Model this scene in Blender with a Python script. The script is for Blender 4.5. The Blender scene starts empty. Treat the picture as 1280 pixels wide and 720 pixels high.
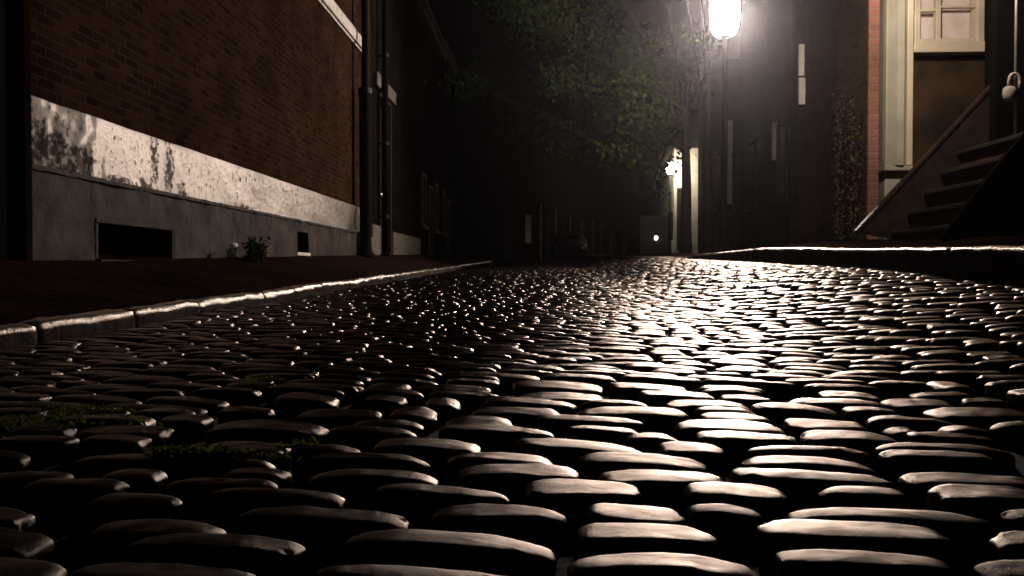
import bpy, bmesh, math, random
import numpy as np
from mathutils import Vector, Matrix, noise
R = math.radians
random.seed(7); rng = np.random.default_rng(7)
scene = bpy.context.scene
C = scene.collection

# ---------------------------------------------------------------- camera, world, exposure
EYE = 0.34            # camera height over the crown of the street
SL = 0.019            # the street climbs 1.9 % away from the camera
FPX = 1100.0
cam = bpy.data.cameras.new('camera'); camo = bpy.data.objects.new('camera', cam); C.objects.link(camo)
cam.sensor_width = 36; cam.lens = FPX/1280*36; cam.clip_start = 0.02; cam.clip_end = 1000
camo.location = (0, 0, EYE); camo.rotation_euler = (R(90-1.146), 0, R(2.083))
cam.dof.use_dof = True; cam.dof.focus_distance = 1.75; cam.dof.aperture_fstop = 16
scene.camera = camo
w = bpy.data.worlds.new('World'); scene.world = w; w.use_nodes = True
w.node_tree.nodes['Background'].inputs[0].default_value = (0.10, 0.09, 0.12, 1)
w.node_tree.nodes['Background'].inputs[1].default_value = 0.001
vs = scene.view_settings; vs.view_transform = 'Standard'; vs.look = 'None'; vs.exposure = 0.0; vs.gamma = 1
scene.cycles.use_denoising = True
scene.cycles.max_bounces = 5; scene.cycles.volume_bounces = 0
scene.cycles.sample_clamp_indirect = 2.0
scene.cycles.sample_clamp_direct = 0

LAMP = 1400.0       # street lantern glass, emission strength
ADDED_LAMP = 1800.0        # added unseen lantern, emission strength
FARLAMP = 150.0    # far street lamp
HAZE = 0.00042  # density of the volume added for the lamp's glow

RM = camo.rotation_euler.to_matrix()
def ray(px, py):
    return RM @ Vector(((px-640)/FPX, -(py-360)/FPX, -1))
def at(px, py, Y):            # the point at depth Y seen at that place
    d = ray(px, py); t = Y/d.y
    return Vector((d.x*t, Y, EYE+d.z*t))
def at_x(px, py, X):          # the same on a wall plane x = X
    d = ray(px, py); t = X/d.x
    return Vector((X, d.y*t, EYE+d.z*t))
def wz(y, r): return EYE + SL*y + r      # world height of "r over the eye's street plane"

def smooth(a, b, t):
    t = min(1, max(0, (t-a)/(b-a))); return t*t*(3-2*t)
def lerp_tab(tab, t):
    if t <= tab[0][0]: return tab[0][1]
    for (a, va), (b, vb) in zip(tab, tab[1:]):
        if t <= b: return va+(vb-va)*(t-a)/(b-a)
    return tab[-1][1]
XL, XR = -2.0, 2.4
XWL, XWR = -3.4, 3.1
def road_r(x, y):
    rr = lerp_tab([(2, -.19), (4.4, -.165), (6, -.115), (9, -.10), (15, -.085), (40, -.10)], y)
    rc = lerp_tab([(6, -.34), (25, -.30), (40, -.29)], y)
    base = rc + (rr-rc)*smooth(0.7, 2.4, x) + (-.36-rc)*smooth(0.3, 2.0, -x) - .03*max(-.6, min(1.2, x))*(1-smooth(1.2, 2.2, x))*(1-smooth(6, 14, y))
    if y > 42: base -= .0035*(y-42)**2
    base += .008*noise.noise((x*.9, y*.6, 3.1))*(1 if y > 1.5 else .5)
    return base
def road_z(x, y): return wz(y, road_r(x, y))
def on_road(px, py, lift=0.0):
    d = ray(px, py); t = 0.4; prev = t
    for i in range(4000):
        x, y, z = d.x*t, d.y*t, EYE+d.z*t
        if z < road_z(x, y)+lift: break
        prev = t; t *= 1.004
    t = (t+prev)/2
    return Vector((d.x*t, d.y*t, EYE+d.z*t))

# ---------------------------------------------------------------- materials
def mat(name, col, rough=.7, col2=None, scale=8, bump=0, bscale=60, spec=.5, detail=6, coat=0, metal=0):
    m = bpy.data.materials.new(name); m.use_nodes = True
    n = m.node_tree.nodes; l = m.node_tree.links; b = n['Principled BSDF']
    b.inputs['Roughness'].default_value = rough; b.inputs['Specular IOR Level'].default_value = spec
    b.inputs['Metallic'].default_value = metal
    tc = n.new('ShaderNodeTexCoord')
    nz = n.new('ShaderNodeTexNoise'); nz.inputs['Scale'].default_value = scale; nz.inputs['Detail'].default_value = detail
    l.new(tc.outputs['Object'], nz.inputs['Vector'])
    rp = n.new('ShaderNodeValToRGB'); rp.color_ramp.elements[0].position = .35; rp.color_ramp.elements[1].position = .65
    c2 = col2 or tuple(c*.6 for c in col)
    rp.color_ramp.elements[0].color = (*c2, 1); rp.color_ramp.elements[1].color = (*col, 1)
    l.new(nz.outputs['Fac'], rp.inputs['Fac']); l.new(rp.outputs['Color'], b.inputs['Base Color'])
    if bump:
        nb = n.new('ShaderNodeTexNoise'); nb.inputs['Scale'].default_value = bscale; nb.inputs['Detail'].default_value = 5
        l.new(tc.outputs['Object'], nb.inputs['Vector'])
        bp = n.new('ShaderNodeBump'); bp.inputs['Strength'].default_value = bump; bp.inputs['Distance'].default_value = .01
        l.new(nb.outputs['Fac'], bp.inputs['Height']); l.new(bp.outputs['Normal'], b.inputs['Normal'])
    return m
def emit(name, col, s):
    m = bpy.data.materials.new(name); m.use_nodes = True; b = m.node_tree.nodes['Principled BSDF']
    b.inputs['Base Color'].default_value = (.8, .8, .8, 1)
    b.inputs['Emission Color'].default_value = (*col, 1); b.inputs['Emission Strength'].default_value = s
    return m
def brick_mat(name, c1, c2, mortar, plane='YZ', bw=.21, rh=.072, ms=.010, rough=.9, stain=.5, bump=.6, spec=.08):
    m = bpy.data.materials.new(name); m.use_nodes = True
    n = m.node_tree.nodes; l = m.node_tree.links; b = n['Principled BSDF']
    tc = n.new('ShaderNodeTexCoord'); sp = n.new('ShaderNodeSeparateXYZ'); cb = n.new('ShaderNodeCombineXYZ')
    l.new(tc.outputs['Object'], sp.inputs[0])
    l.new(sp.outputs[plane[0]], cb.inputs[0]); l.new(sp.outputs[plane[1]], cb.inputs[1])
    dn = n.new('ShaderNodeTexNoise'); dn.inputs['Scale'].default_value = 7; dn.inputs['Detail'].default_value = 3
    l.new(tc.outputs['Object'], dn.inputs['Vector'])
    vm = n.new('ShaderNodeVectorMath'); vm.operation = 'MULTIPLY_ADD'; vm.inputs[1].default_value = (.014, .014, 0)
    l.new(dn.outputs['Color'], vm.inputs[0]); l.new(cb.outputs[0], vm.inputs[2])
    br = n.new('ShaderNodeTexBrick'); br.inputs['Scale'].default_value = 1
    br.inputs['Brick Width'].default_value = bw; br.inputs['Row Height'].default_value = rh
    br.inputs['Mortar Size'].default_value = ms; br.inputs['Mortar Smooth'].default_value = .35
    br.inputs['Color1'].default_value = (*c1, 1); br.inputs['Color2'].default_value = (*c2, 1); br.inputs['Mortar'].default_value = (*mortar, 1)
    br.inputs['Bias'].default_value = -.1
    l.new(vm.outputs[0], br.inputs['Vector'])
    nz = n.new('ShaderNodeTexNoise'); nz.inputs['Scale'].default_value = 1.7; nz.inputs['Detail'].default_value = 8
    l.new(tc.outputs['Object'], nz.inputs['Vector'])
    rp = n.new('ShaderNodeValToRGB'); rp.color_ramp.elements[0].position = .3; rp.color_ramp.elements[1].position = .7
    rp.color_ramp.elements[0].color = (1-stain,)*3+(1,); rp.color_ramp.elements[1].color = (1, 1, 1, 1)
    l.new(nz.outputs['Fac'], rp.inputs['Fac'])
    mx = n.new('ShaderNodeMix'); mx.data_type = 'RGBA'; mx.blend_type = 'MULTIPLY'; mx.inputs['Factor'].default_value = 1
    l.new(br.outputs['Color'], mx.inputs['A']); l.new(rp.outputs['Color'], mx.inputs['B']); l.new(mx.outputs['Result'], b.inputs['Base Color'])
    fine = n.new('ShaderNodeTexNoise'); fine.inputs['Scale'].default_value = 38; fine.inputs['Detail'].default_value = 6
    l.new(tc.outputs['Object'], fine.inputs['Vector'])
    ma = n.new('ShaderNodeMath'); ma.operation = 'MULTIPLY_ADD'; ma.inputs[1].default_value = -1.0
    l.new(br.outputs['Fac'], ma.inputs[0]); l.new(fine.outputs['Fac'], ma.inputs[2])
    bp = n.new('ShaderNodeBump'); bp.inputs['Strength'].default_value = bump; bp.inputs['Distance'].default_value = .012
    l.new(ma.outputs[0], bp.inputs['Height']); l.new(bp.outputs['Normal'], b.inputs['Normal'])
    b.inputs['Roughness'].default_value = rough; b.inputs['Specular IOR Level'].default_value = spec
    return m
def stone_mat(name):
    m = bpy.data.materials.new(name); m.use_nodes = True
    n = m.node_tree.nodes; l = m.node_tree.links; b = n['Principled BSDF']
    at_ = n.new('ShaderNodeAttribute'); at_.attribute_name = 'tone'
    tc = n.new('ShaderNodeTexCoord')
    rp = n.new('ShaderNodeValToRGB')
    rp.color_ramp.elements[0].color = (.004, .003, .0025, 1); rp.color_ramp.elements[1].color = (.014, .010, .008, 1)
    e = rp.color_ramp.elements.new(.5); e.color = (.008, .0056, .0048, 1)
    l.new(at_.outputs['Fac'], rp.inputs['Fac'])
    nz = n.new('ShaderNodeTexNoise'); nz.inputs['Scale'].default_value = 45; nz.inputs['Detail'].default_value = 8
    l.new(tc.outputs['Object'], nz.inputs['Vector'])
    r2 = n.new('ShaderNodeValToRGB'); r2.color_ramp.elements[0].position = .35; r2.color_ramp.elements[1].position = .7
    r2.color_ramp.elements[0].color = (.55, .55, .55, 1); r2.color_ramp.elements[1].color = (1.15, 1.12, 1.1, 1)
    l.new(nz.outputs['Fac'], r2.inputs['Fac'])
    mx = n.new('ShaderNodeMix'); mx.data_type = 'RGBA'; mx.blend_type = 'MULTIPLY'; mx.inputs['Factor'].default_value = 1
    l.new(rp.outputs['Color'], mx.inputs['A']); l.new(r2.outputs['Color'], mx.inputs['B']); l.new(mx.outputs['Result'], b.inputs['Base Color'])
    mr = n.new('ShaderNodeMapRange'); mr.inputs['To Min'].default_value = .34; mr.inputs['To Max'].default_value = .52
    l.new(nz.outputs['Fac'], mr.inputs['Value']); l.new(mr.outputs['Result'], b.inputs['Roughness'])
    b.inputs['Specular IOR Level'].default_value = .8
    n1 = n.new('ShaderNodeTexNoise'); n1.inputs['Scale'].default_value = 170; n1.inputs['Detail'].default_value = 8; n1.inputs['Roughness'].default_value = .7
    n2 = n.new('ShaderNodeTexNoise'); n2.inputs['Scale'].default_value = 28; n2.inputs['Detail'].default_value = 4
    l.new(tc.outputs['Object'], n1.inputs['Vector']); l.new(tc.outputs['Object'], n2.inputs['Vector'])
    b1 = n.new('ShaderNodeBump'); b1.inputs['Strength'].default_value = .6; b1.inputs['Distance'].default_value = .0025
    b2 = n.new('ShaderNodeBump'); b2.inputs['Strength'].default_value = .45; b2.inputs['Distance'].default_value = .0035
    l.new(n1.outputs['Fac'], b1.inputs['Height']); l.new(n2.outputs['Fac'], b2.inputs['Height'])
    l.new(b2.outputs['Normal'], b1.inputs['Normal']); l.new(b1.outputs['Normal'], b.inputs['Normal'])
    return m
def polish(m, rough, ior, tint=(1, .90, .82), top_only=False, worn=False):
    """a worn, damp polish over the material's own colour: diffuse under a soft-edged reflection"""
    n = m.node_tree.nodes; l = m.node_tree.links; b = n['Principled BSDF']
    d = n.new('ShaderNodeBsdfDiffuse'); g = n.new('ShaderNodeBsdfGlossy'); g.distribution = 'BECKMANN'
    g.inputs['Color'].default_value = (*tint, 1)
    fr = n.new('ShaderNodeFresnel'); fr.inputs['IOR'].default_value = ior
    mx = n.new('ShaderNodeMixShader')
    for key, sock in (('Base Color', d.inputs['Color']), ('Normal', d.inputs['Normal']), ('Normal', g.inputs['Normal'])):
        if b.inputs[key].links: l.new(b.inputs[key].links[0].from_socket, sock)
    if b.inputs['Roughness'].links:
        mr = b.inputs['Roughness'].links[0].from_node
        mr.inputs['To Min'].default_value = rough[0]; mr.inputs['To Max'].default_value = rough[1]
        l.new(mr.outputs['Result'], g.inputs['Roughness'])
    else: g.inputs['Roughness'].default_value = sum(rough)/2
    fac = fr.outputs[0]
    if any(q.type == 'ATTRIBUTE' for q in n):      # each stone is worn smooth to its own degree, and unevenly
        at2 = [q for q in n if q.type == 'ATTRIBUTE'][0]
        pn = n.new('ShaderNodeTexNoise'); pn.inputs['Scale'].default_value = 16; pn.inputs['Detail'].default_value = 7
        g2 = n.new('ShaderNodeNewGeometry'); l.new(g2.outputs['Position'], pn.inputs['Vector'])
        pm = n.new('ShaderNodeMapRange'); pm.inputs['From Min'].default_value = .3; pm.inputs['From Max'].default_value = .7; pm.inputs['To Min'].default_value = .55; pm.inputs['To Max'].default_value = 1.15
        tm = n.new('ShaderNodeMapRange'); tm.inputs['To Min'].default_value = .5; tm.inputs['To Max'].default_value = 1.2
        q1 = n.new('ShaderNodeMath'); q1.operation = 'MULTIPLY'; q2 = n.new('ShaderNodeMath'); q2.operation = 'MULTIPLY'; q2.use_clamp = True
        l.new(pn.outputs['Fac'], pm.inputs['Value']); l.new(at2.outputs['Fac'], tm.inputs['Value'])
        l.new(pm.outputs['Result'], q1.inputs[0]); l.new(tm.outputs['Result'], q1.inputs[1]); l.new(q1.outputs[0], q2.inputs[0]); l.new(fr.outputs[0], q2.inputs[1]); fac = q2.outputs[0]
    if top_only:      # feet and wheels polish the top; the upright face keeps its rough dirt
        ge = n.new('ShaderNodeNewGeometry'); sx = n.new('ShaderNodeSeparateXYZ'); l.new(ge.outputs['Normal'], sx.inputs[0])
        mr2 = n.new('ShaderNodeMapRange'); mr2.inputs['From Min'].default_value = .25; mr2.inputs['From Max'].default_value = .55
        mm = n.new('ShaderNodeMath'); mm.operation = 'MULTIPLY'
        l.new(sx.outputs['Z'], mr2.inputs['Value']); l.new(mr2.outputs['Result'], mm.inputs[0]); l.new(fr.outputs[0], mm.inputs[1]); fac = mm.outputs[0]
    if worn:          # no polish left where the paint has gone
        src = b.inputs['Roughness'].links[0].from_node.inputs['Value'].links[0].from_socket
        iv_ = n.new('ShaderNodeMath'); iv_.operation = 'MULTIPLY_ADD'; iv_.inputs[1].default_value = -.93; iv_.inputs[2].default_value = 1.0
        mm = n.new('ShaderNodeMath'); mm.operation = 'MULTIPLY'
        l.new(src, iv_.inputs[0]); l.new(iv_.outputs[0], mm.inputs[0]); l.new(fr.outputs[0], mm.inputs[1]); fac = mm.outputs[0]
    l.new(fac, mx.inputs[0]); l.new(d.outputs[0], mx.inputs[1]); l.new(g.outputs[0], mx.inputs[2])
    l.new(mx.outputs[0], n['Material Output'].inputs['Surface']); n.remove(b)
    return m
def plaster_mat():
    """pale glossy paint over the upper band, worn through to dark render in blotches"""
    m = bpy.data.materials.new('worn_paint'); m.use_nodes = True
    n = m.node_tree.nodes; l = m.node_tree.links; b = n['Principled BSDF']
    tc = n.new('ShaderNodeTexCoord')
    big = n.new('ShaderNodeTexNoise'); big.inputs['Scale'].default_value = 1.1; big.inputs['Detail'].default_value = 9; big.inputs['Roughness'].default_value = .68
    mp = n.new('ShaderNodeMapping'); mp.inputs['Scale'].default_value = (1, 1, 1.0); mp.inputs['Location'].default_value = (0, 3.4, 1.7)
    l.new(tc.outputs['Object'], mp.inputs['Vector']); l.new(mp.outputs[0], big.inputs['Vector'])
    # worn patches that have a place of their own
    def blob(y, z, ry, rz):
        mpp = n.new('ShaderNodeMapping'); mpp.inputs['Location'].default_value = (0, -y/ry, -z/rz); mpp.inputs['Scale'].default_value = (0, 1/ry, 1/rz)
        l.new(tc.outputs['Object'], mpp.inputs['Vector'])
        ln = n.new('ShaderNodeVectorMath'); ln.operation = 'LENGTH'; l.new(mpp.outputs[0], ln.inputs[0])
        mr = n.new('ShaderNodeMapRange'); mr.inputs['From Min'].default_value = 1; mr.inputs['From Max'].default_value = .2
        l.new(ln.outputs['Value'], mr.inputs['Value']); return mr.outputs['Result']
    acc = None
    for a in WORN:
        o = blob(*a)
        if acc is None: acc = o
        else:
            mm = n.new('ShaderNodeMath'); mm.operation = 'MAXIMUM'; l.new(acc, mm.inputs[0]); l.new(o, mm.inputs[1]); acc = mm.outputs[0]
    fn = n.new('ShaderNodeTexNoise'); fn.inputs['Scale'].default_value = 17; fn.inputs['Detail'].default_value = 8; fn.inputs['Roughness'].default_value = .7
    l.new(tc.outputs['Object'], fn.inputs['Vector'])
    s = n.new('ShaderNodeMath'); s.operation = 'MULTIPLY_ADD'; s.inputs[1].default_value = .46
    fm = n.new('ShaderNodeMapRange'); fm.inputs['From Min'].default_value = .27; fm.inputs['From Max'].default_value = .73
    l.new(fn.outputs['Fac'], fm.inputs['Value']); l.new(acc, s.inputs[0]); l.new(fm.outputs['Result'], s.inputs[2])
    s2 = n.new('ShaderNodeMath'); s2.operation = 'MULTIPLY_ADD'; s2.inputs[1].default_value = .62
    l.new(big.outputs['Fac'], s2.inputs[0]); l.new(s.outputs[0], s2.inputs[2])
    th = n.new('ShaderNodeMapRange'); th.inputs['From Min'].default_value = 1.0; th.inputs['From Max'].default_value = 1.22
    l.new(s2.outputs[0], th.inputs['Value'])
    mx = n.new('ShaderNodeMix'); mx.data_type = 'RGBA'
    mx.inputs['A'].default_value = (.085, .072, .064, 1); mx.inputs['B'].default_value = (.028, .021, .017, 1)
    l.new(th.outputs['Result'], mx.inputs['Factor'])
    # grime drips
    dr = n.new('ShaderNodeTexNoise'); dr.inputs['Scale'].default_value = 1; dr.inputs['Detail'].default_value = 6
    mp2 = n.new('ShaderNodeMapping'); mp2.inputs['Scale'].default_value = (1, 5, 2.6)
    l.new(tc.outputs['Object'], mp2.inputs['Vector']); l.new(mp2.outputs[0], dr.inputs['Vector'])
    r3 = n.new('ShaderNodeValToRGB'); r3.color_ramp.elements[0].position = .35; r3.color_ramp.elements[1].position = .62
    r3.color_ramp.elements[0].color = (.62, .58, .56, 1); r3.color_ramp.elements[1].color = (1, 1, 1, 1)
    l.new(dr.outputs['Fac'], r3.inputs['Fac'])
    mu = n.new('ShaderNodeMix'); mu.data_type = 'RGBA'; mu.blend_type = 'MULTIPLY'; mu.inputs['Factor'].default_value = 1
    l.new(mx.outputs['Result'], mu.inputs['A']); l.new(r3.outputs['Color'], mu.inputs['B']); l.new(mu.outputs['Result'], b.inputs['Base Color'])
    ro = n.new('ShaderNodeMapRange'); ro.inputs['To Min'].default_value = .30; ro.inputs['To Max'].default_value = .8
    l.new(th.outputs['Result'], ro.inputs['Value']); l.new(ro.outputs['Result'], b.inputs['Roughness'])
    bp = n.new('ShaderNodeBump'); bp.inputs['Strength'].default_value = 1.0; bp.inputs['Distance'].default_value = .02
    sb = n.new('ShaderNodeMath'); sb.operation = 'MULTIPLY_ADD'; sb.inputs[1].default_value = -.5
    l.new(th.outputs['Result'], sb.inputs[0]); l.new(fn.outputs['Fac'], sb.inputs[2])
    l.new(sb.outputs[0], bp.inputs['Height']); l.new(bp.outputs['Normal'], b.inputs['Normal'])
    return m
def glass_mat(name):
    m = bpy.data.materials.new(name); m.use_nodes = True
    n = m.node_tree.nodes; l = m.node_tree.links; n.remove(n['Principled BSDF'])
    t = n.new('ShaderNodeBsdfTransparent'); g = n.new('ShaderNodeBsdfGlossy'); g.inputs['Roughness'].default_value = .03
    mx = n.new('ShaderNodeMixShader'); mx.inputs[0].default_value = .08
    l.new(t.outputs[0], mx.inputs[1]); l.new(g.outputs[0], mx.inputs[2]); l.new(mx.outputs[0], n['Material Output'].inputs[0])
    return m

# ---------------------------------------------------------------- mesh helpers
class MB:
    def __init__(s): s.bm = bmesh.new()
    def box(s, x0, x1, y0, y1, z0, z1):
        v = [s.bm.verts.new((x, y, z)) for z in (z0, z1) for x, y in ((x0, y0), (x1, y0), (x1, y1), (x0, y1))]
        for f in ((3, 2, 1, 0), (4, 5, 6, 7), (0, 1, 5, 4), (1, 2, 6, 5), (2, 3, 7, 6), (3, 0, 4, 7)):
            s.bm.faces.new([v[i] for i in f])
        return v
    def loft(s, rings, cap=True, closed=True):
        vr = [[s.bm.verts.new(p) for p in r] for r in rings]
        for a, b in zip(vr, vr[1:]):
            n = len(a)
            for i in range(n if closed else n-1):
                s.bm.faces.new((a[i], a[(i+1) % n], b[(i+1) % n], b[i]))
        if cap:
            s.bm.faces.new(vr[0][::-1]); s.bm.faces.new(vr[-1])
    def tube(s, pts, rad, n=12, cap=True):
        pts = [Vector(p) for p in pts]; rings = []
        up = Vector((0, 0, 1))
        for i, p in enumerate(pts):
            d = (pts[min(i+1, len(pts)-1)]-pts[max(i-1, 0)]).normalized()
            a = d.cross(up)
            if a.length < .05: a = d.cross(Vector((0, 1, 0)))
            a.normalize(); b = d.cross(a).normalized()
            r = rad[i] if isinstance(rad, (list, tuple)) else rad
            rings.append([p+(a*math.cos(t)+b*math.sin(t))*r for t in (2*math.pi*k/n for k in range(n))])
        s.loft(rings, cap)
    def lathe(s, c, prof, n=16, square=False, rot=0):
        rings = []
        for r, z in prof:
            rings.append([(c[0]+r*math.cos(2*math.pi*(k+.5)/n+rot), c[1]+r*math.sin(2*math.pi*(k+.5)/n+rot), c[2]+z) for k in range(n)])
        s.loft(rings)
    def prism(s, poly, axis, a0, a1):
        """poly: 2-D outline in the two other axes, extruded along axis from a0 to a1"""
        def P(u, v, a):
            return {'x': (a, u, v), 'y': (u, a, v), 'z': (u, v, a)}[axis]
        s.loft([[P(u, v, a0) for u, v in poly], [P(u, v, a1) for u, v in poly]])
    def build(s, name, m, parent=None, bevel=0, smooth_=False):
        bmesh.ops.recalc_face_normals(s.bm, faces=s.bm.faces)
        if parent is not None:
            p = parent
            off = Vector((0, 0, 0))
            while p is not None: off += p.location; p = p.parent
            bmesh.ops.translate(s.bm, verts=s.bm.verts, vec=-off)
        if smooth_:
            for f in s.bm.faces: f.smooth = True
        me = bpy.data.meshes.new(name); s.bm.to_mesh(me); s.bm.free()
        if m is not None: me.materials.append(m)
        o = bpy.data.objects.new(name, me); C.objects.link(o)
        if parent is not None: o.parent = parent
        if bevel:
            b = o.modifiers.new('bevel', 'BEVEL'); b.width = bevel; b.segments = 2; b.limit_method = 'ANGLE'
        return o
def tag(o, label=None, cat=None, group=None, kind=None):
    if label: o['label'] = label
    if cat: o['category'] = cat
    if group: o['group'] = group
    if kind: o['kind'] = kind
    return o
def thing(name, loc, label, cat, group=None):
    o = bpy.data.objects.new(name, None); C.objects.link(o); o.location = loc; o.empty_display_size = .1
    bpy.context.view_layer.update
    return tag(o, label, cat, group)
def grid_mesh(name, xs, ys, zf, m, kind='structure', smooth_=True):
    V = [(x, y, zf(x, y)) for y in ys for x in xs]; nx = len(xs)
    F = [(j*nx+i, j*nx+i+1, (j+1)*nx+i+1, (j+1)*nx+i) for j in range(len(ys)-1) for i in range(nx-1)]
    me = bpy.data.meshes.new(name); me.from_pydata(V, [], F); me.materials.append(m)
    me.polygons.foreach_set('use_smooth', [smooth_]*len(F))
    o = bpy.data.objects.new(name, me); C.objects.link(o); o['kind'] = kind
    return o
def frange(a, b, n): return [a+(b-a)*i/(n-1) for i in range(n)]

# ---------------------------------------------------------------- materials used
M = {}
M['dirt'] = mat('joint_dirt', (.008, .0065, .005), 1.0, spec=.1, bump=.5, bscale=120)
M['ground'] = mat('ground', (.03, .028, .024), .95)
M['stone'] = polish(stone_mat('granite_sett'), (.335, .425), 1.60, (.90, .78, .70))
M['kerb'] = polish(mat('kerb_granite', (.045, .036, .031), .42, (.022, .018, .016), 14, bump=.9, bscale=45), (.40, .40), 1.9, top_only=True)
M['kerb_r'] = polish(mat('kerb_granite_smooth', (.07, .056, .048), .5, (.035, .03, .026), 10, bump=.5, bscale=40), (.40, .40), 1.9, top_only=True)
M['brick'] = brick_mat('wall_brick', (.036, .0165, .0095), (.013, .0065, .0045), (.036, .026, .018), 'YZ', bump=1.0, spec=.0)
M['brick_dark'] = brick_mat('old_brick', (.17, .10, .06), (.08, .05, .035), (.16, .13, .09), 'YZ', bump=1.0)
M['brick_pink'] = brick_mat('pink_brick', (.33, .15, .11), (.26, .11, .08), (.30, .18, .14), 'XZ')
M['paver'] = brick_mat('pavement_brick', (.020, .0105, .0075), (.011, .0065, .005), (.004, .003, .0025), 'XY', bw=.2, rh=.1, ms=.006, rough=.9, spec=0, bump=1.0)
M['concrete'] = mat('base_render', (.043, .032, .024), .85, (.011, .008, .0065), 3.2, bump=.7, bscale=22, detail=10, spec=.12)
M['stone_band'] = mat('pale_stone', (.40, .36, .32), .7, (.26, .23, .2), 6, bump=.3)
M['white'] = mat('white_paint', (.74, .70, .66), .5, (.58, .54, .5), 5, bump=.15)
M['cream'] = mat('cream_paint', (.58, .50, .38), .45, (.44, .38, .29), 4, bump=.1)
M['greygreen'] = mat('grey_green_paint', (.34, .33, .26), .45, (.26, .25, .19), 4, bump=.1)
M['black'] = mat('black_iron', (.010, .010, .011), .6, (.006, .006, .006), 30, bump=.3, bscale=80, spec=.15)
M['black_brick'] = brick_mat('black_brick', (.011, .007, .0055), (.007, .005, .004), (.009, .0075, .0065), 'YZ', spec=0)
M['faded_paint'] = mat('faded_paint', (.05, .045, .04), .8, spec=.1)
M['dull_paint'] = mat('dull_paint', (.12, .105, .085), .6, spec=.12)
M['dark_wood'] = mat('dark_wood', (.035, .022, .016), .6, (.018, .012, .009), 12, bump=.4, bscale=30, spec=.12)
M['stucco'] = mat('brown_stucco', (.044, .027, .014), .85, (.016, .010, .006), 3.4, bump=.6, bscale=18, detail=9, spec=.12)
M['brownwall'] = mat('red_brown_boards', (.085, .045, .03), .85, (.045, .025, .018), 6, bump=.4, bscale=20, spec=.12)
M['greywall'] = mat('grey_wall', (.018, .015, .014), .9, (.010, .008, .007), 4, bump=.4, bscale=20, spec=.12)
M['far_white'] = mat('pale_render', (.72, .66, .56), .8, (.5, .45, .38), 2, bump=.2)
M['bark'] = mat('bark', (.022, .017, .013), .9, (.01, .008, .006), 16, bump=1.0, bscale=25, spec=.12)
M['deep_black'] = mat('deep_black_paint', (.005, .0045, .004), .9, (.003, .003, .003), 9, spec=.03)  # near-black tone keeps parts dark where lamplight would reach
M['steel'] = mat('galvanised_steel', (.4, .38, .36), .35, (.3, .28, .26), 30, metal=.7)
M['step'] = mat('step_stone', (.034, .024, .017), .8, (.017, .012, .009), 9, bump=.4)
M['blind'] = mat('roller_blind', (.82, .72, .68), .8, (.66, .55, .50), 5)
M['glass'] = glass_mat('window_glass')
M['dark_glass'] = mat('dark_glass', (.008, .008, .009), .08)
M['roof'] = mat('slate', (.03, .03, .032), .6, bump=.4)
def leaf_mat(name, c, c2):
    m = mat(name, c, .85, c2, 6, spec=.08); b = m.node_tree.nodes['Principled BSDF']; n = m.node_tree.nodes; l = m.node_tree.links
    tr = n.new('ShaderNodeBsdfTranslucent'); tr.inputs[0].default_value = (c[0]*2.2, c[1]*2.2, c[2]*.9, 1)
    mx = n.new('ShaderNodeMixShader'); mx.inputs[0].default_value = .4
    out = n['Material Output']; l.new(b.outputs[0], mx.inputs[1]); l.new(tr.outputs[0], mx.inputs[2]); l.new(mx.outputs[0], out.inputs[0])
    return m
M['flecks'] = leaf_mat('brick_flecks', (.22, .16, .09), (.09, .07, .04))  # colour of the flecks that stand in for lit brick speckle
M['leaf'] = leaf_mat('leaves', (.018, .026, .008), (.009, .014, .005))
M['moss'] = leaf_mat('moss', (.035, .040, .012), (.012, .016, .006))
M['car'] = mat('dark_car_paint', (.006, .006, .007), .5, spec=.15)
M['rubber'] = mat('rubber', (.01, .01, .01), .8)
M['lamp_glass'] = emit('lit_lantern_glass', (1, .85, .74), LAMP)
M['lamp_side'] = emit('lit_lantern_glass_side', (1, .85, .74), LAMP*.3)
M['lamp_dim'] = emit('dimmed_lantern_glass', (1, .85, .74), LAMP*.035)  # glow cut down on this side so the house fronts stay dark
M['far_lamp'] = emit('far_lamp_glass', (1, .90, .68), FARLAMP)
M['small_lamp'] = emit('small_wall_light', (1, .93, .8), 14)
M['orange_win'] = emit('lit_orange_blind', (1, .55, .28), .22)

# ---------------------------------------------------------------- ground, street bed, pavements, kerbs
ground = grid_mesh('ground', frange(-150, 150, 31), frange(-60, 300, 37),
                   lambda x, y: wz(min(y, 60), -.9) - (.02*(y-60) if y > 60 else 0), M['ground'])
ys = frange(-1.5, 8, 96)+frange(8.2, 60, 150)
grid_mesh('street_bed', frange(XL-.05, XR+.05, 46), ys, lambda x, y: road_z(x, y)-.043+.008*noise.noise((x*9, y*9, 1)), M['dirt'])
def kerb_l_r(y): return -.272+.012*noise.noise((0, y*.7, 0))
def kerb_r_r(y): return lerp_tab([(0, .034), (7, .035), (8.5, .055), (10, .055), (12, .02), (13.9, -.013), (15.5, -.07), (40, -.075)], y)
def pave_l(x, y):
    t = (XL-.13-x)/(XL-.13-XWL); t = max(0, t)
    r = kerb_l_r(y)-.012 + (-.03-kerb_l_r(y)+.012+.02*smooth(6, 16, y))*min(1, t)
    if y > 42: r -= .0035*(y-42)**2
    return wz(y, r) + .006*noise.noise((x*2, y*1.5, 9))
def pave_r(x, y):
    t = max(0, min(1, (x-XR-.15)/(XWR-XR-.15)))
    r0 = kerb_r_r(y)-.006; r = r0 + (.14-.055-.0+max(0, .0))*t if y < 12 else r0+.085*t
    if y > 42: r -= .0035*(y-42)**2
    return wz(y, r) + .004*noise.noise((x*2, y*1.5, 4))
grid_mesh('pavement', frange(-12, XWL, 6)+frange(XWL+.02, XL-.10, 22), frange(-1.5, 60, 180), pave_l, M['paver'])
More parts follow.
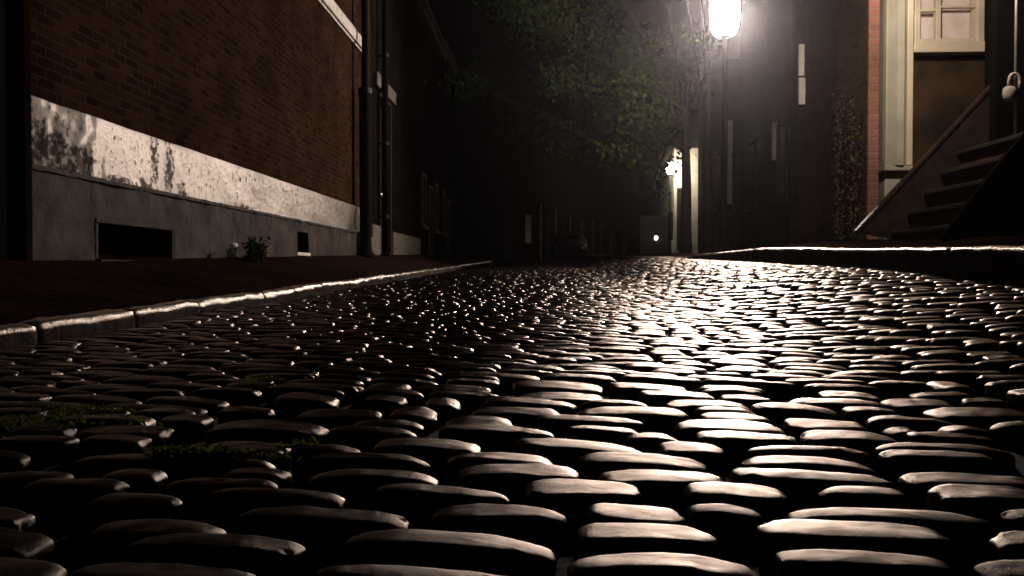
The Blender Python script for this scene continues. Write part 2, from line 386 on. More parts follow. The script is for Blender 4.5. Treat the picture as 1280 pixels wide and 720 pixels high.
grid_mesh('pavement', frange(XR+.14, XWR, 12)+frange(XWR+.1, 12, 8), frange(-1.5, 60, 180), pave_r, M['paver'])

def kerb_run(name, x0, x1, rf, y0, y1, m, side, seed):
    rnd = random.Random(seed); bm = bmesh.new(); y = y0
    while y < y1:
        L = rnd.uniform(.75, 1.5); jx = rnd.uniform(-.004, .004); jz = rnd.uniform(-.002, .002)
        ny = max(4, int(L/.04)); prof = []
        hw = (x1-x0)/2; cx = (x0+x1)/2
        P = [(-1, -.32), (-1, -.18), (-1, -.08), (-1, -.035), (-.95, -.012), (-.8, -.002), (-.4, 0), (0, .002), (.4, 0), (.6, -.003), (.82, -.014), (.95, -.034), (1, -.06), (1, -.18), (1, -.32)]
        rings = []
        for j in range(ny+1):
            yy = y+.0005+(L-.001)*j/ny; e = min(j, ny-j)/ny*L
            endr = .003*max(0, 1-e/.02)**2
            ring = []
            for (u, dz) in P:
                nx_ = noise.noise((cx*3+u*.8, yy*6, dz*9+seed))*.012+noise.noise((u*2, yy*22, dz*30+seed))*.005
                nz_ = noise.noise((u*1.5, yy*4, seed+7))*.010+noise.noise((u*3, yy*25, seed+3))*.005
                x = cx+u*(hw-endr)+jx+(nx_ if abs(u) > .7 else 0)
                z = wz(yy, rf(yy))+dz+jz-(endr if dz > -.05 else 0)+(nz_ if dz > -.1 else 0)
                ring.append(bm.verts.new((x, yy, z)))
            rings.append(ring)
        for a, b in zip(rings, rings[1:]):
            for i in range(len(P)-1): bm.faces.new((a[i], a[i+1], b[i+1], b[i]))
        bm.faces.new(rings[0][::-1]); bm.faces.new(rings[-1])
        y += L
    bmesh.ops.recalc_face_normals(bm, faces=bm.faces)
    for f in bm.faces: f.smooth = len(f.verts) == 4
    me = bpy.data.meshes.new(name); bm.to_mesh(me); bm.free(); me.materials.append(m)
    o = bpy.data.objects.new(name, me); C.objects.link(o); o['kind'] = 'structure'
    return o
kl = kerb_run('kerb', XL-.13, XL, kerb_l_r, -1, 41, M['kerb'], -1, 11)
kr = kerb_run('kerb', XR, XR+.16, kerb_r_r, -1, 41, M['kerb_r'], 1, 23)

# ---------------------------------------------------------------- cobblestones
TRACE = """427 692 667 682;385 680 714 724;150 380 686 694;465 636 608 615;535 708 631 645;292 511 642 649;257 436 611 622
380 550 588 596;370 537 569 575;360 447 559 565;555 698 568 578;575 721 582 598;110 288 645 663;265 352 597 605;95 347 566 574;205 350 599 606
-40 80 590 596;30 152 604 611;105 228 622 630;720 886 566 578;746 901 584 599;655 803 604 621;856 982 606 624;735 857 630 648;858 952 630 640
720 896 652 674;710 948 703 714;915 1105 572 583;916 1110 590 600;950 1182 652 672;1110 1240 568 576;1120 1300 593 607;1165 1320 610 627
1026 1138 615 623;983 1240 634 650;1260 1400 641 650;1248 1400 668 682;970 1188 695 712;1225 1400 698 720
465 602 547 560;408 521 533 541;437 530 525 532;260 408 525 538;370 479 512 521;482 548 507 518;530 576 497 506;250 370 552 562;345 424 491 502
275 344 510 515;555 643 522 532;545 694 536 544;588 701 510 518;605 718 500 508;640 753 477 488;650 758 489 498;762 858 480 488;800 888 490 498
728 810 500 506;725 864 508 517;866 962 516 524;670 803 519 528;705 800 530 537;828 935 500 507;868 951 509 514;842 980 525 536;780 851 539 547
640 804 549 561;822 916 550 564;870 992 541 550;930 1080 552 561;983 1078 525 536;1005 1128 540 551;1096 1268 556 564;1137 1245 542 550
1176 1240 532 539;1098 1152 536 541;1083 1205 522 529;1236 1350 525 533;1152 1300 509 520;1105 1190 497 507;989 1100 499 505;1025 1100 490 497
940 1045 506 513;1052 1125 510 515;1252 1350 484 493;1160 1220 475 486"""
TOP = -.004
stones = []           # [x0, x1, y0, y1, traced]
for s in TRACE.replace('\n', ';').split(';'):
    a, b, yb, yf = map(float, s.split())
    p = on_road((a+b)/2, yf, TOP); q = on_road((a+b)/2, yb, TOP)
    pl = on_road(a, (yf+yb)/2, TOP); pr = on_road(b, (yf+yb)/2, TOP)
    stones.append([pl.x, pr.x, p.y-.007, max(q.y, p.y+.045)+.004, True])
stones.sort(key=lambda s: s[2])
for it in range(6):
    for i, a in enumerate(stones):
        for b in stones[i+1:]:
            ov = min(a[1], b[1])-max(a[0], b[0])
            if ov > -.006 and a[3]+.009 > b[2]:
                if ov < .03:          # neighbours in a row: part them sideways
                    if a[0] < b[0]: mid = (a[1]+b[0])/2; a[1] = min(a[1], mid-.004); b[0] = max(b[0], mid+.004)
                    else: mid = (b[1]+a[0])/2; b[1] = min(b[1], mid-.004); a[0] = max(a[0], mid+.004)
                else:
                    if b[2]-.009-a[2] > .045: a[3] = b[2]-.009
                    else:
                        mid = (a[3]+b[2])/2; a[3] = max(a[2]+.045, mid-.0045); d = a[3]+.009-b[2]
                        if d > 0: b[2] += d; b[3] = max(b[3], b[2]+.05)
traced = list(stones)
T = np.array([s[:4] for s in traced])
def hits_any(A, x0, x1, y0, y1, g=.007):
    return bool(np.any((A[:, 0] < x1+g) & (A[:, 1] > x0-g) & (A[:, 2] < y1+g) & (A[:, 3] > y0-g)))
YT = T[:, 3].max()+.3
row = .0; y = -.5; fill = []
while y < 45:
    d = random.uniform(.078, .108)
    x = XL+.015+random.uniform(0, .08)
    ph = random.uniform(0, 9)
    while x < XR-.04:
        L = random.choice([random.uniform(.12, .18), random.uniform(.16, .24), random.uniform(.2, .29)])
        if y > 2.6: L *= 1-.28*smooth(2.6, 5.5, y)
        L = min(L, XR-.01-x)
        if L < .06: break
        wob = .045*noise.noise((x*1.1, y*.35, 5.0)); dd = random.uniform(-.012, .008)
        s = [x+.007, x+L-.007, y+wob+.009, y+wob+d-.009+dd, False]
        if y < YT and hits_any(T, *s[:4], .016):
            # try to trim it against the traced ones, else drop
            ok = False
            for k in range(6):
                t = list(s); f = .15*(k+1)
                for mode in range(4):
                    t = list(s)
                    if mode == 0: t[0] += (s[1]-s[0])*f
                    if mode == 1: t[1] -= (s[1]-s[0])*f
                    if mode == 2: t[2] += (s[3]-s[2])*f
                    if mode == 3: t[3] -= (s[3]-s[2])*f
                    if t[1]-t[0] > .09 and t[3]-t[2] > .05 and not hits_any(T, *t[:4], .016): ok = True; break
                if ok: break
            if ok: fill.append(t)
        else: fill.append(s)
        x += L
    y += d*(1-.0*y)
# second pass: small stones in what gaps are left near the traced ones
A = np.array([s[:4] for s in traced+fill if s[2] < YT+.3])
for k in range(14000):
    cx = random.uniform(-1.6, 1.9); cy = random.uniform(.6, YT); L = random.uniform(.09, .17) if k > 4000 else random.uniform(.12, .2)
    d = random.uniform(.055, .09)
    s = [cx-L/2, cx+L/2, cy-d/2, cy+d/2, False]
    if not hits_any(A, *s[:4], .012): fill.append(s); A = np.vstack([A, s[:4]])
stones = traced+fill

def stone_verts(s, na, rings, rnd):
    x0, x1, y0, y1, tr = s
    cx, cy, hx, hy = (x0+x1)/2, (y0+y1)/2, (x1-x0)/2, (y1-y0)/2
    th = np.arange(na)*2*math.pi/na
    ex = rnd.uniform(.42, .62)
    c, s_ = np.cos(th), np.sin(th)
    # rounded-rectangle outline with one uneven side or corner
    ox = np.sign(c)*np.abs(c)**ex; oy = np.sign(s_)*np.abs(s_)**(ex*.95)
    k1, k2, k3 = rnd.uniform(-.22, .22), rnd.uniform(-.12, .12), rnd.uniform(0, 6.28)
    wob = 1+.035*np.sin(2*th+k3)+.025*np.sin(3*th+k3*2.3)+.02*np.sin(5*th+k3*3.1)
    ox = ox*wob; oy = oy*wob*(1-abs(k1)/2+k1*ox/2)
    ro = min(.009, hy*.3)*rnd.uniform(.6, 1.1)
    crown_x = rnd.uniform(.003, .012) if tr else rnd.uniform(.002, .008); crown_y = rnd.uniform(.0, .004)
    lift = rnd.gauss(0, .0028); tx = rnd.gauss(-.025, .022); ty = rnd.gauss(0, .028)
    px_, py_ = rnd.uniform(1.8, 3.2), rnd.uniform(1.8, 2.6)
    zc = road_z(cx, cy)
    gx = (road_z(cx+.05, cy)-road_z(cx-.05, cy))/.1; gy = (road_z(cx, cy+.05)-road_z(cx, cy-.05))/.1
    V = []
    sd = rnd.uniform(0, 100)
    for r, dz in rings:
        rr = min(r, 1.0)
        X = ox*rr*hx; Y = oy*rr*hy
        Z = -crown_x*np.abs(ox*rr)**px_-crown_y*np.abs(oy*rr)**py_
        d = (1-rr)*min(hx, hy)
        if d < ro: Z = Z-(ro-math.sqrt(max(0, ro*ro-(ro-d)**2)))
        if r > 1: Z = Z+dz
        Z = Z+tx*X+ty*Y+.4*gx*X+gy*Y+lift
        V.append(np.stack([X+cx, Y+cy, Z+zc], 1))
    V = np.concatenate(V)
    if na >= 24:
        for i in range(len(V)):
            p = V[i]; a = noise.noise((p[0]*30+sd, p[1]*30, p[2]*30)); b = noise.noise((p[0]*90+sd, p[1]*90, p[2]*60))
            V[i, 2] += .0022*a+.0007*b; V[i, 0] += .003*a+.001*b; V[i, 1] -= .002*a
            c_ = noise.noise((p[0]*60+sd, p[1]*60, 8))
            if c_ > .25 and i > na*6: V[i, 2] -= .030*(c_-.25); V[i, 1] += .012*(c_-.25)
    return V
def stone_faces(na, nr):
    F = []
    for k in range(1, nr):
        for i in range(na):
            a = (k-1)*na+i; b = (k-1)*na+(i+1) % na; F.append((a, k*na+i, k*na+(i+1) % na, b))
    F.append(tuple(range(na)))
    return F
R_HI = [(.12, 0), (.3, 0), (.5, 0), (.66, 0), (.78, 0), (.86, 0), (.92, 0), (.96, 0), (.985, 0), (1, 0), (1.01, -.012), (1.02, -.03), (1.03, -.055)]
R_MD = [(.25, 0), (.6, 0), (.82, 0), (.93, 0), (1, 0), (1.02, -.03), (1.03, -.05)]
R_LO = [(.35, 0), (.75, 0), (.92, 0), (1, 0), (1.02, -.045)]
cv = RM.transposed()
def project(x, y, z):
    v = cv @ Vector((x, y, z-EYE))
    if v.z > -.05: return None
    return 640+v.x/-v.z*FPX, 360-v.y/-v.z*FPX
shown = []
for i, s in enumerate(stones):
    cx, cy = (s[0]+s[1])/2, (s[2]+s[3])/2
    p = project(cx, cy, road_z(cx, cy))
    if p is None or cy < .75: continue
    a = project(s[0], cy, road_z(cx, cy)); b = project(s[1], cy, road_z(cx, cy))
    f = project(cx, s[2], road_z(cx, cy)-.015); k = project(cx, s[3], road_z(cx, cy))
    x0, x1 = max(0, a[0]), min(1280, b[0]); y0, y1 = max(0, k[1]), min(720, f[1])
    if x1-x0 < 3 or y1-y0 < 1.5: continue
    shown.append(((x1-x0)*(y1-y0), i))
shown.sort(reverse=True)
single = set(i for _, i in shown[:300])
ORD = 'first second third fourth fifth sixth seventh eighth ninth tenth eleventh twelfth thirteenth fourteenth fifteenth sixteenth seventeenth eighteenth nineteenth twentieth'.split()
TENS = {20: 'twenty', 30: 'thirty', 40: 'forty'}
def ordw(n):
    if n <= 20: return ORD[n-1]
    if n % 10 == 0: return {30: 'thirtieth', 40: 'fortieth', 50: 'fiftieth'}[n]
    return TENS[n//10*10]+'-'+ORD[n % 10-1]
rows = {}
for i in single:
    rows.setdefault(int((stones[i][2]-.80)/.098), []).append(i)
label_of = {}
for rn, key in enumerate(sorted(rows)):
    ids = sorted(rows[key], key=lambda i: stones[i][0]+stones[i][1])
    for k, i in enumerate(ids):
        s = stones[i]; L, D = s[1]-s[0], s[3]-s[2]
        look = 'long' if L > .20 else 'small' if L < .11 else 'narrow' if L/D > 2.4 else 'squarish' if L/D < 1.5 else 'smooth'
        label_of[i] = f'{look} cobblestone, {ordw(k+1)} from the brick wall side in the {ordw(rn+1)} row from the front'
def mesh_of(V, F, tone, name):
    me = bpy.data.meshes.new(name)
    me.from_pydata(V.tolist() if hasattr(V, 'tolist') else V, [], F)
    me.polygons.foreach_set('use_smooth', [True]*len(me.polygons))
    at_ = me.attributes.new('tone', 'FLOAT', 'POINT'); at_.data.foreach_set('value', tone)
    me.materials.append(M['stone']); return me
hiF = stone_faces(44, len(R_HI))
rest_V, rest_F, rest_T, off = [], [], [], 0
mdF, loF = stone_faces(20, len(R_MD)), stone_faces(12, len(R_LO))
for i in sorted(range(len(stones)), key=lambda i: stones[i][2]):
    s = stones[i]; rnd = random.Random(i*31+5); tone = min(1, max(0, rnd.gauss(.5, .25)))
    if i in single:
        V = stone_verts(s, 44, R_HI, rnd)
        o0 = np.array([(s[0]+s[1])/2, (s[2]+s[3])/2, road_z((s[0]+s[1])/2, (s[2]+s[3])/2)-.04])
        me = mesh_of(V-o0, hiF, [tone]*len(V), 'cobblestone')
        o = bpy.data.objects.new('cobblestone', me); o.location = o0; C.objects.link(o)
        tag(o, label_of[i], 'cobblestone', 'cobblestones of the street in front of the camera')
    else:
        na, rg, ff = (20, R_MD, mdF) if s[2] < 9 else (12, R_LO, loF)
        V = stone_verts(s, na, rg, rnd); rest_V.append(V); rest_T += [tone]*len(V)
        rest_F += [tuple(q+off for q in f) for f in ff]; off += len(V)
me = mesh_of(np.concatenate(rest_V), rest_F, rest_T, 'cobblestones')
o = bpy.data.objects.new('cobblestones', me); C.objects.link(o)
tag(o, 'worn granite cobblestones paving the rest of the dark street', None, None, 'stuff')
print('stones', len(stones), 'traced', len(traced), 'shown', len(shown))

# ---------------------------------------------------------------- the long brick house beside the raised pavement
Y0 = at_x(24, 200, XWL).y; Y1 = at_x(452, 200, XWL).y
z_top = at_x(25, 117, XWL).z; z_led = at_x(25, 214, XWL).z
z_band0 = at_x(450, 62, XWL).z; z_band1 = z_band0+.2
H = 8.2
def wp(px, py): p = at_x(px, py, XWL); return p.y, p.z
WORN = []
for (px, py, ry, rz) in ((55, 185, .40, .22), (92, 205, .30, .20), (70, 222, .5, .16), (186, 200, .12, .34), (206, 212, .14, .42), (176, 236, .26, .10), (30, 205, .12, .5), (222, 244, .2, .12), (300, 262, .5, .07), (140, 226, .4, .05)):
    yy, zz = wp(px, py); WORN.append((yy-(Y0+Y1)/2, zz-0.0, ry, rz))
house = thing('brick_house', (XWL-2, (Y0+Y1)/2, 0), 'long brick house with pale worn painted base above the raised pavement', 'house')
M['paint'] = polish(plaster_mat(), (.40, .6), 1.13, (.40, .36, .33), worn=True)
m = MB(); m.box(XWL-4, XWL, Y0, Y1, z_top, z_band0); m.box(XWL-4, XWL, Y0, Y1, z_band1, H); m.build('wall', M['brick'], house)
m = MB()
# the painted band is a gridded face with a softly uneven surface and a body behind
def slab_face(mb, y0, y1, z0, z1, xf, x_back, amp, res=.03, holes=(), sd=0):
    ny = int((y1-y0)/res)+1; nz = max(2, int((z1-z0)/res)+1)
    ysl = sorted(set([y0+(y1-y0)*i/ny for i in range(ny+1)]+[v for h in holes for v in h[:2]]))
    zsl = sorted(set([z0+(z1-z0)*i/nz for i in range(nz+1)]+[v for h in holes for v in h[2:4]]))
    ver = {}
    def vt(j, k):
        if (j, k) not in ver:
            yy, zz = ysl[j], zsl[k]
            ver[(j, k)] = mb.bm.verts.new((xf+amp*(noise.noise((yy*1.6, zz*2.2, sd))+.4*noise.noise((yy*8, zz*9, sd+4))), yy, zz))
        return ver[(j, k)]
    for j in range(len(ysl)-1):
        for k in range(len(zsl)-1):
            cy_, cz_ = (ysl[j]+ysl[j+1])/2, (zsl[k]+zsl[k+1])/2
            if any(h[0] < cy_ < h[1] and h[2] < cz_ < h[3] for h in holes): continue
            mb.bm.faces.new((vt(j, k), vt(j+1, k), vt(j+1, k+1), vt(j, k+1)))
    e = amp*1.5
    # sides and back
    P = [(xf-e*0, y0), (x_back, y0), (x_back, y1), (xf-e*0, y1)]
    for (xa, ya), (xb, yb) in zip(P, P[1:]):
        a = [mb.bm.verts.new(p) for p in ((xa, ya, z0), (xb, yb, z0), (xb, yb, z1), (xa, ya, z1))]; mb.bm.faces.new(a)
    for zz in (z0, z1):
        a = [mb.bm.verts.new(p) for p in ((xf, y0, zz), (x_back, y0, zz), (x_back, y1, zz), (xf, y1, zz))]; mb.bm.faces.new(a)
slab_face(m, Y0, Y1-.05, z_led+.03, z_top-.002, XWL+.045, XWL-.5, .012, .035, sd=1)
o = m.build('painted_band', M['paint'], house, smooth_=True); o['label'] = 'pale worn paint band, peeling to dark render in blotches'
def ledge_z(): return z_led
ca = wp(106, 275); cb = wp(207, 283); cyb = wp(105, 328)
hy0, hy1 = ca[0], cb[0]; hz1 = (wp(112, 273)[1]+wp(203, 283)[1])/2; hz0 = wp(105, 327)[1]-.02
va = wp(364, 289); vb = wp(379, 316)
holes = [(hy0, hy1, hz0, hz1), (va[0], vb[0], vb[1], va[1])]
m = MB(); slab_face(m, Y0, Y1-.04, -.35, z_led+.028, XWL+.075, XWL-.5, .02, .04, holes, sd=5)
m.build('base_render', M['concrete'], house, smooth_=True)
m = MB(); rings_ = []; n_ = 150
for k in range(n_+1):   # the chipped ledge between the two
    y = Y0+(Y1-.05-Y0)*k/n_; e_ = .014*noise.noise((y*3, 2, 1))+.010*noise.noise((y*13, 5, 1)); d_ = .010*noise.noise((y*7, 9, 1))
    if noise.noise((y*2.1, 3, 7)) > .38: e_ -= .03
    rings_.append([(XWL+.02, y, z_led+.012+d_), (XWL+.092+e_, y, z_led+.014+d_), (XWL+.086+e_, y, z_led+.046+d_), (XWL+.02, y, z_led+.05)])
m.loft(rings_)
m.build('ledge', M['concrete'], house)
m = MB(); m.box(XWL-.8, XWL+.07, Y0, Y1-.02, z_band0, z_band1); m.box(XWL-.78, XWL+.03, Y0+.01, Y1-.03, z_band0-.04, z_band0-.001)
m.build('string_course', M['stone_band'], house, bevel=.01)
op = m = MB(); t = .05
m.box(XWL-.9, XWL-.45, hy0-.1, hy1+.1, hz0-.1, hz1+.1)
cel = m.build('cellar_hatch', M['dark_wood'], house)
m = MB(); m.box(XWL-.44, XWL+.085, hy0+.004, hy1-.004, hz1-.035, hz1-.002); m.box(XWL-.44, XWL+.12, hy0+.004, hy1-.3, hz0+.002, hz0+.035)
m.box(XWL-.44, XWL+.08, hy0+.003, hy0+.045, hz0+.04, hz1-.04); m.box(XWL-.44, XWL+.08, hy1-.045, hy1-.003, hz0+.04, hz1-.04)
m.build('hatch_frame', M['concrete'], cel, bevel=.006)
m = MB(); m.box(XWL-.35, XWL-.25, va[0]-.02, vb[0]+.02, vb[1]-.02, va[1]+.02); ven = m.build('air_vent', M['black'], house)
m = MB(); m.box(XWL-.2, XWL+.10, va[0]-.03, vb[0]+.03, vb[1]-.045, vb[1]-.005); m.build('vent_sill', M['white'], ven, bevel=.004)
m = MB(); m.prism([(XWL-4.1, H+.02), (XWL+.25, H+.02), (XWL+.25, H+.15), (XWL-2, H+1.4), (XWL-4.1, H+1.4)], 'y', Y0-.1, Y1+.05)
m.build('roof', M['roof'], house)
m = MB(); m.box(XWL-4, XWL-.51, Y0, Y1-.05, -.35, z_top-.002); m.build('core', M['concrete'], house) if False else m.bm.free()

# black gatepost and gate at the near end of the brick house
g = thing('wooden_gate', (XWL, Y0-.7, 0), 'black boarded gate in the dark passage at the near end of the brick house', 'gate')
for k in range(7):
    m = MB(); m.box(XWL-.06, XWL-.02, Y0-1.25+k*.165, Y0-1.25+k*.165+.158, .25, 3.2); m.build('board', M['black'], g, bevel=.004)
m = MB(); m.box(XWL-.2, XWL+.09, Y0-.085, Y0-.005, .1, 6.5); m.build('gate_post', M['black_brick'], g, bevel=.008)
for zz in (1.15, 1.5):
    m = MB(); m.lathe((0, 0, 0), [(.001, 0), (.02, .004), (.026, .02), (.018, .038), (.001, .042)], 12)
    bmesh.ops.transform(m.bm, matrix=Matrix.Translation((XWL-.018, Y0-.32, zz)) @ Matrix.Rotation(R(90), 4, 'Y'), verts=m.bm.verts)
    m.build('knob', M['steel'], g, smooth_=True)
m = MB(); m.box(XWL-4, XWL-.01, Y0-4.5, Y0-1.3, -.3, 7.2); 
nb = thing('neighbour_house', (XWL-2, Y0-2.9, 0), 'unlit house front before the dark passage of the brick house', 'house')
m.build('wall', M['brick_dark'], nb)
m = MB(); m.box(XWL-4, XWL-2.6, Y0-1.29, Y0-.01, -.3, 5.5); m.build('passage_wall', M['brick_dark'], nb)
m = MB(); m.box(XWL-4.1, XWL+.2, Y0-4.6, Y0-1.3, 7.21, 7.5); m.build('roof', M['roof'], nb)

# weeds at the foot of the wall
def leaves(mb, pts, size, rnd, flat=.0, up=None):
    for p in pts:
        s = size*rnd.uniform(.6, 1.35); q = Matrix.Rotation(rnd.uniform(0, 6.28), 3, 'Z') @ Matrix.Rotation(rnd.uniform(-1.2, 1.2), 3, 'X') @ Matrix.Rotation(rnd.uniform(-1, 1), 3, 'Y')
        l = [Vector((0, -.5, 0)), Vector((.3, -.1, .06)), Vector((.22, .3, .03)), Vector((0, .6, -.05)), Vector((-.22, .3, .03)), Vector((-.3, -.1, .06))]
        vs_ = [mb.bm.verts.new(Vector(p)+q @ (v*s)) for v in l]
        mb.bm.faces.new(vs_[:4]); mb.bm.faces.new((vs_[0], vs_[3], vs_[4], vs_[5]))
wy, wz_ = wp(286, 318)
px0 = XWL+.26
wd = thing('weed_plant', (px0, wy, pave_l(px0, wy)), 'dark leafy weed growing at the foot of the pale base', 'plant')
rnd = random.Random(3); m = MB(); pts = []; st = MB()
for k in range(26):
    a = rnd.uniform(0, 6.28); L = rnd.uniform(.1, .26); p0 = Vector((px0+rnd.uniform(-.08, .08), wy+rnd.uniform(-.22, .22), pave_l(px0, wy)))
    p1 = p0+Vector((math.cos(a)*.08, math.sin(a)*.14, L)); st.tube([p0, (p0+p1)/2+Vector((0, 0, .02)), p1], [.004, .003, .002], 5)
    pts += [p0.lerp(p1, t)+Vector((rnd.gauss(0, .02), rnd.gauss(0, .03), rnd.gauss(0, .015))) for t in np.linspace(.15, 1, 16)]
leaves(m, pts, .05, rnd); m.build('foliage', leaf_mat('weed_leaves', (.006, .009, .004), (.003, .004, .002)), wd); st.build('stem', M['bark'], wd)
m = MB(); fc = at_x(292, 307, XWL+.24); m.lathe(fc, [(.001, -.03), (.03, -.02), (.042, .0), (.03, .022), (.001, .03)], 10)
m.build('flower_head', M['white'], wd, smooth_=True)

# ---------------------------------------------------------------- pipes and the narrow recess beyond the brick house
def col_at(px, X): return at_x(px, 200, X).y
pp = at_x(457, 310, XWL+.2)
dp = thing('street_pole', (pp.x, pp.y, pave_l(pp.x, pp.y)), 'thick black pole standing at the far corner of the brick house', 'pole')
zb = pave_l(pp.x, pp.y)
m = MB(); m.lathe((pp.x, pp.y, zb-.05), [(.18, 0), (.18, .09), (.12, .14), (.105, .3), (.105, at_x(457, 112, XWL+.2).z-zb), (.06, at_x(457, 108, XWL+.2).z-zb+.06), (.055, 8)], 16)
m.build('shaft', M['deep_black'], dp, smooth_=True)
m = MB(); m.lathe((pp.x, pp.y, at_x(457, 112, XWL+.2).z-.1), [(.112, 0), (.125, .02), (.125, .1), (.112, .12)], 16); m.build('collar', M['black'], dp)
Yp0 = Y1+.01; Yp1 = Y1+.75
hs = thing('brick_pier_house', (XWL-2, (Yp0+Yp1)/2, 0), 'narrow pinkish brick pier between the two black pipes', 'pier')
m = MB(); m.box(XWL-3.9, XWL+.02, Yp0, Yp1, z_led, 8); m.build('wall', M['brick'], hs)
m = MB(); m.box(XWL-3.9, XWL+.08, Yp0, Yp1, -.2, z_led-.002); m.build('plinth', M['dull_paint'], hs, bevel=.01)
p2 = at_x(482, 310, XWL+.14)
dq = thing('drainpipe', (p2.x, p2.y, pave_l(p2.x, p2.y)), 'black drainpipe beyond the thick pole, fixed with brackets to the wall', 'drainpipe')
zb = pave_l(p2.x, p2.y)
m = MB(); m.tube([(p2.x, p2.y, zb+.03), (p2.x, p2.y, zb+3), (p2.x, p2.y, 7.9)], .065, 12); m.build('pipe', M['deep_black'], dq, smooth_=True)
for zz in (1.1, 2.6, 4.4, 6.2):
    m = MB(); m.lathe((p2.x, p2.y, zz+.3), [(.07, 0), (.085, .01), (.085, .07), (.07, .08)], 12); m.box(p2.x-.22, p2.x-.06, p2.y-.02, p2.y+.02, zz+.32, zz+.36); m.build('bracket', M['black'], dq)
m = MB(); m.box(p2.x-.1, p2.x+.1, p2.y-.1, p2.y+.1, zb+.0, zb+.07); m.build('shoe', M['black'], dq, bevel=.01)

ZR = 1.2
def facade_house(name, label, X, side, ya, yb, wallm, h, wins=(), doors=(), cornice=True, depth=4, base=-.3, bands=()):
    """a house whose front is the plane x = X; side +1 when the body lies at greater x. wins/doors: (y0, y1, z0, z1, frame, pane)"""
    t = thing(name, (X+side*depth/2, (ya+yb)/2, wz(ya, 0)), label, 'house')
    ops = sorted(list(wins)+list(doors), key=lambda q: q[0]); m = MB()
    def sl(y0, y1, z0, z1):
        xa, xb = sorted((X, X+side*.35)); m.box(xa, xb, y0, y1, z0, z1)
    y = ya
    for q in ops:
        if q[0] > y: sl(y, q[0], base, h)
        sl(q[0], q[1], base, q[2]); sl(q[0], q[1], q[3], h); y = q[1]
    if y < yb: sl(y, yb, base, h)
    xa, xb = sorted((X+side*.35, X+side*depth)); m.box(xa, xb, ya, yb, base, h)
    m.build('wall', wallm, t)
    for q, kind in [(q, 'window') for q in wins]+[(q, 'door') for q in doors]:
        f = q[4]; b = .07; mm = MB(); xo = X-side*.05; xi = X+side*.16
        xa, xb = sorted((xo, xi))
        mm.box(xa, xb, q[0], q[0]+b, q[2]+.002, q[3]-.002); mm.box(xa, xb, q[1]-b, q[1], q[2]+.002, q[3]-.002)
        mm.box(xa+.01, xb-.01, q[0]+b, q[1]-b, q[3]-b, q[3]-.003); mm.box(xa+.01, xb-.01, q[0]+b, q[1]-b, q[2]+.003, q[2]+b)
        if kind == 'window':
            zc = (q[2]+q[3])/2; xs = sorted((xi-side*.05, xi-side*.02)); mm.box(xs[0], xs[1], q[0]+b, q[1]-b, zc-.02, zc+.02)
        fr = mm.build(kind, M[f], t, bevel=.006)
        mm = MB(); xs = sorted((X+side*.17, X+side*.2)); mm.box(xs[0], xs[1], q[0]+.01, q[1]-.01, q[2]+.01, q[3]-.01)
        mm.build('pane' if kind == 'window' else 'door_leaf', M[q[5]], fr)
        if kind == 'window':
            mm = MB(); xs = sorted((X-side*.1, X+side*.1)); mm.box(xs[0], xs[1], q[0]-.06, q[1]+.06, q[2]-.08, q[2]-.002); mm.build('sill', M[f], fr, bevel=.008)
        else:
            mm = MB(); xs = sorted((X+side*.12, X+side*.168)); mm.lathe((sum(xs)/2, q[1]-.2, (q[2]*1.1+q[3]*.9)/2), [(.02, 0), (.03, .02), (.02, .05)], 8); mm.build('handle', M['steel'], fr)
    if cornice:
        xs = sorted((X-side*.22, X+side*.3)); m = MB(); m.box(xs[0], xs[1], ya+.01, yb-.01, h-.32, h-.05) if False else m.box(*sorted((X-side*.22, X-side*.003)), ya+.01, yb-.01, h-.32, h-.05)
        m.build('cornice', M['dark_wood'], t, bevel=.02)
    xs = sorted((X-side*.25, X+side*(depth+.05))); m = MB()
    xm = X+side*depth/2
    m.prism([(X-side*.25, h+.01), (X-side*.25, h+.1), (xm, h+1.3), (X+side*(depth+.05), h+.1), (X+side*(depth+.05), h+.01)], 'y', ya+.005, yb-.005); m.build('roof', M['roof'], t)
    return t
# second house on the brick-house side: recessed, pale lintel and pale base
Ya = Yp1+.02; Yb = col_at(522, XWL-.02)
l1 = at_x(492, 95, XWL)
dz0 = at_x(500, 135, XWL).z
h2 = facade_house('recessed_house', 'dim brownish house front with a pale stone lintel beyond the black drainpipe', XWL-.02, -1, Ya, Yb,
                  M['black_brick'], 8.0, wins=(), doors=((Ya+.9, Ya+2.3, .3, dz0-.15, 'dark_wood', 'dark_wood'),))
m = MB(); m.box(XWL-.018, XWL+.07, Ya+.5, Ya+2.7, dz0-.12, dz0+.16); m.build('lintel', M['dull_paint'], h2, bevel=.015)
m = MB(); m.box(XWL-.018, XWL+.06, Ya+.0, Ya+.85, -.1, 1.25); m.box(XWL-.018, XWL+.06, Ya+2.4, Yb-.02, -.1, 1.2); m.build('base_course', M['dull_paint'], h2, bevel=.02)
# more unlit fronts stepping round the bend
y = Yb+.02; k = 0
for L, mt, lab in ((5.5, 'black_brick', 'black unlit brick front just beyond the brownish house'), (6.5, 'black_brick', 'unlit grey front further up the kerb'), (8, 'black_brick', 'last unlit brick front before the street bends')):
    facade_house('row_house', lab, XWL-.05-.05*k, -1, y, y+L, M[mt], 7.6+.3*k,
                 wins=((y+.8, y+1.7, 1.6, 3.1, 'dark_wood', 'dark_glass'), (y+3.8, y+4.6, 1.6, 3.1, 'dark_wood', 'dark_glass')),
                 doors=((y+2.3, y+3.2, .8, 2.9, 'dark_wood', 'dark_wood'),), base=-.3)['group'] = 'unlit row houses'
    y += L+.02; k += 1

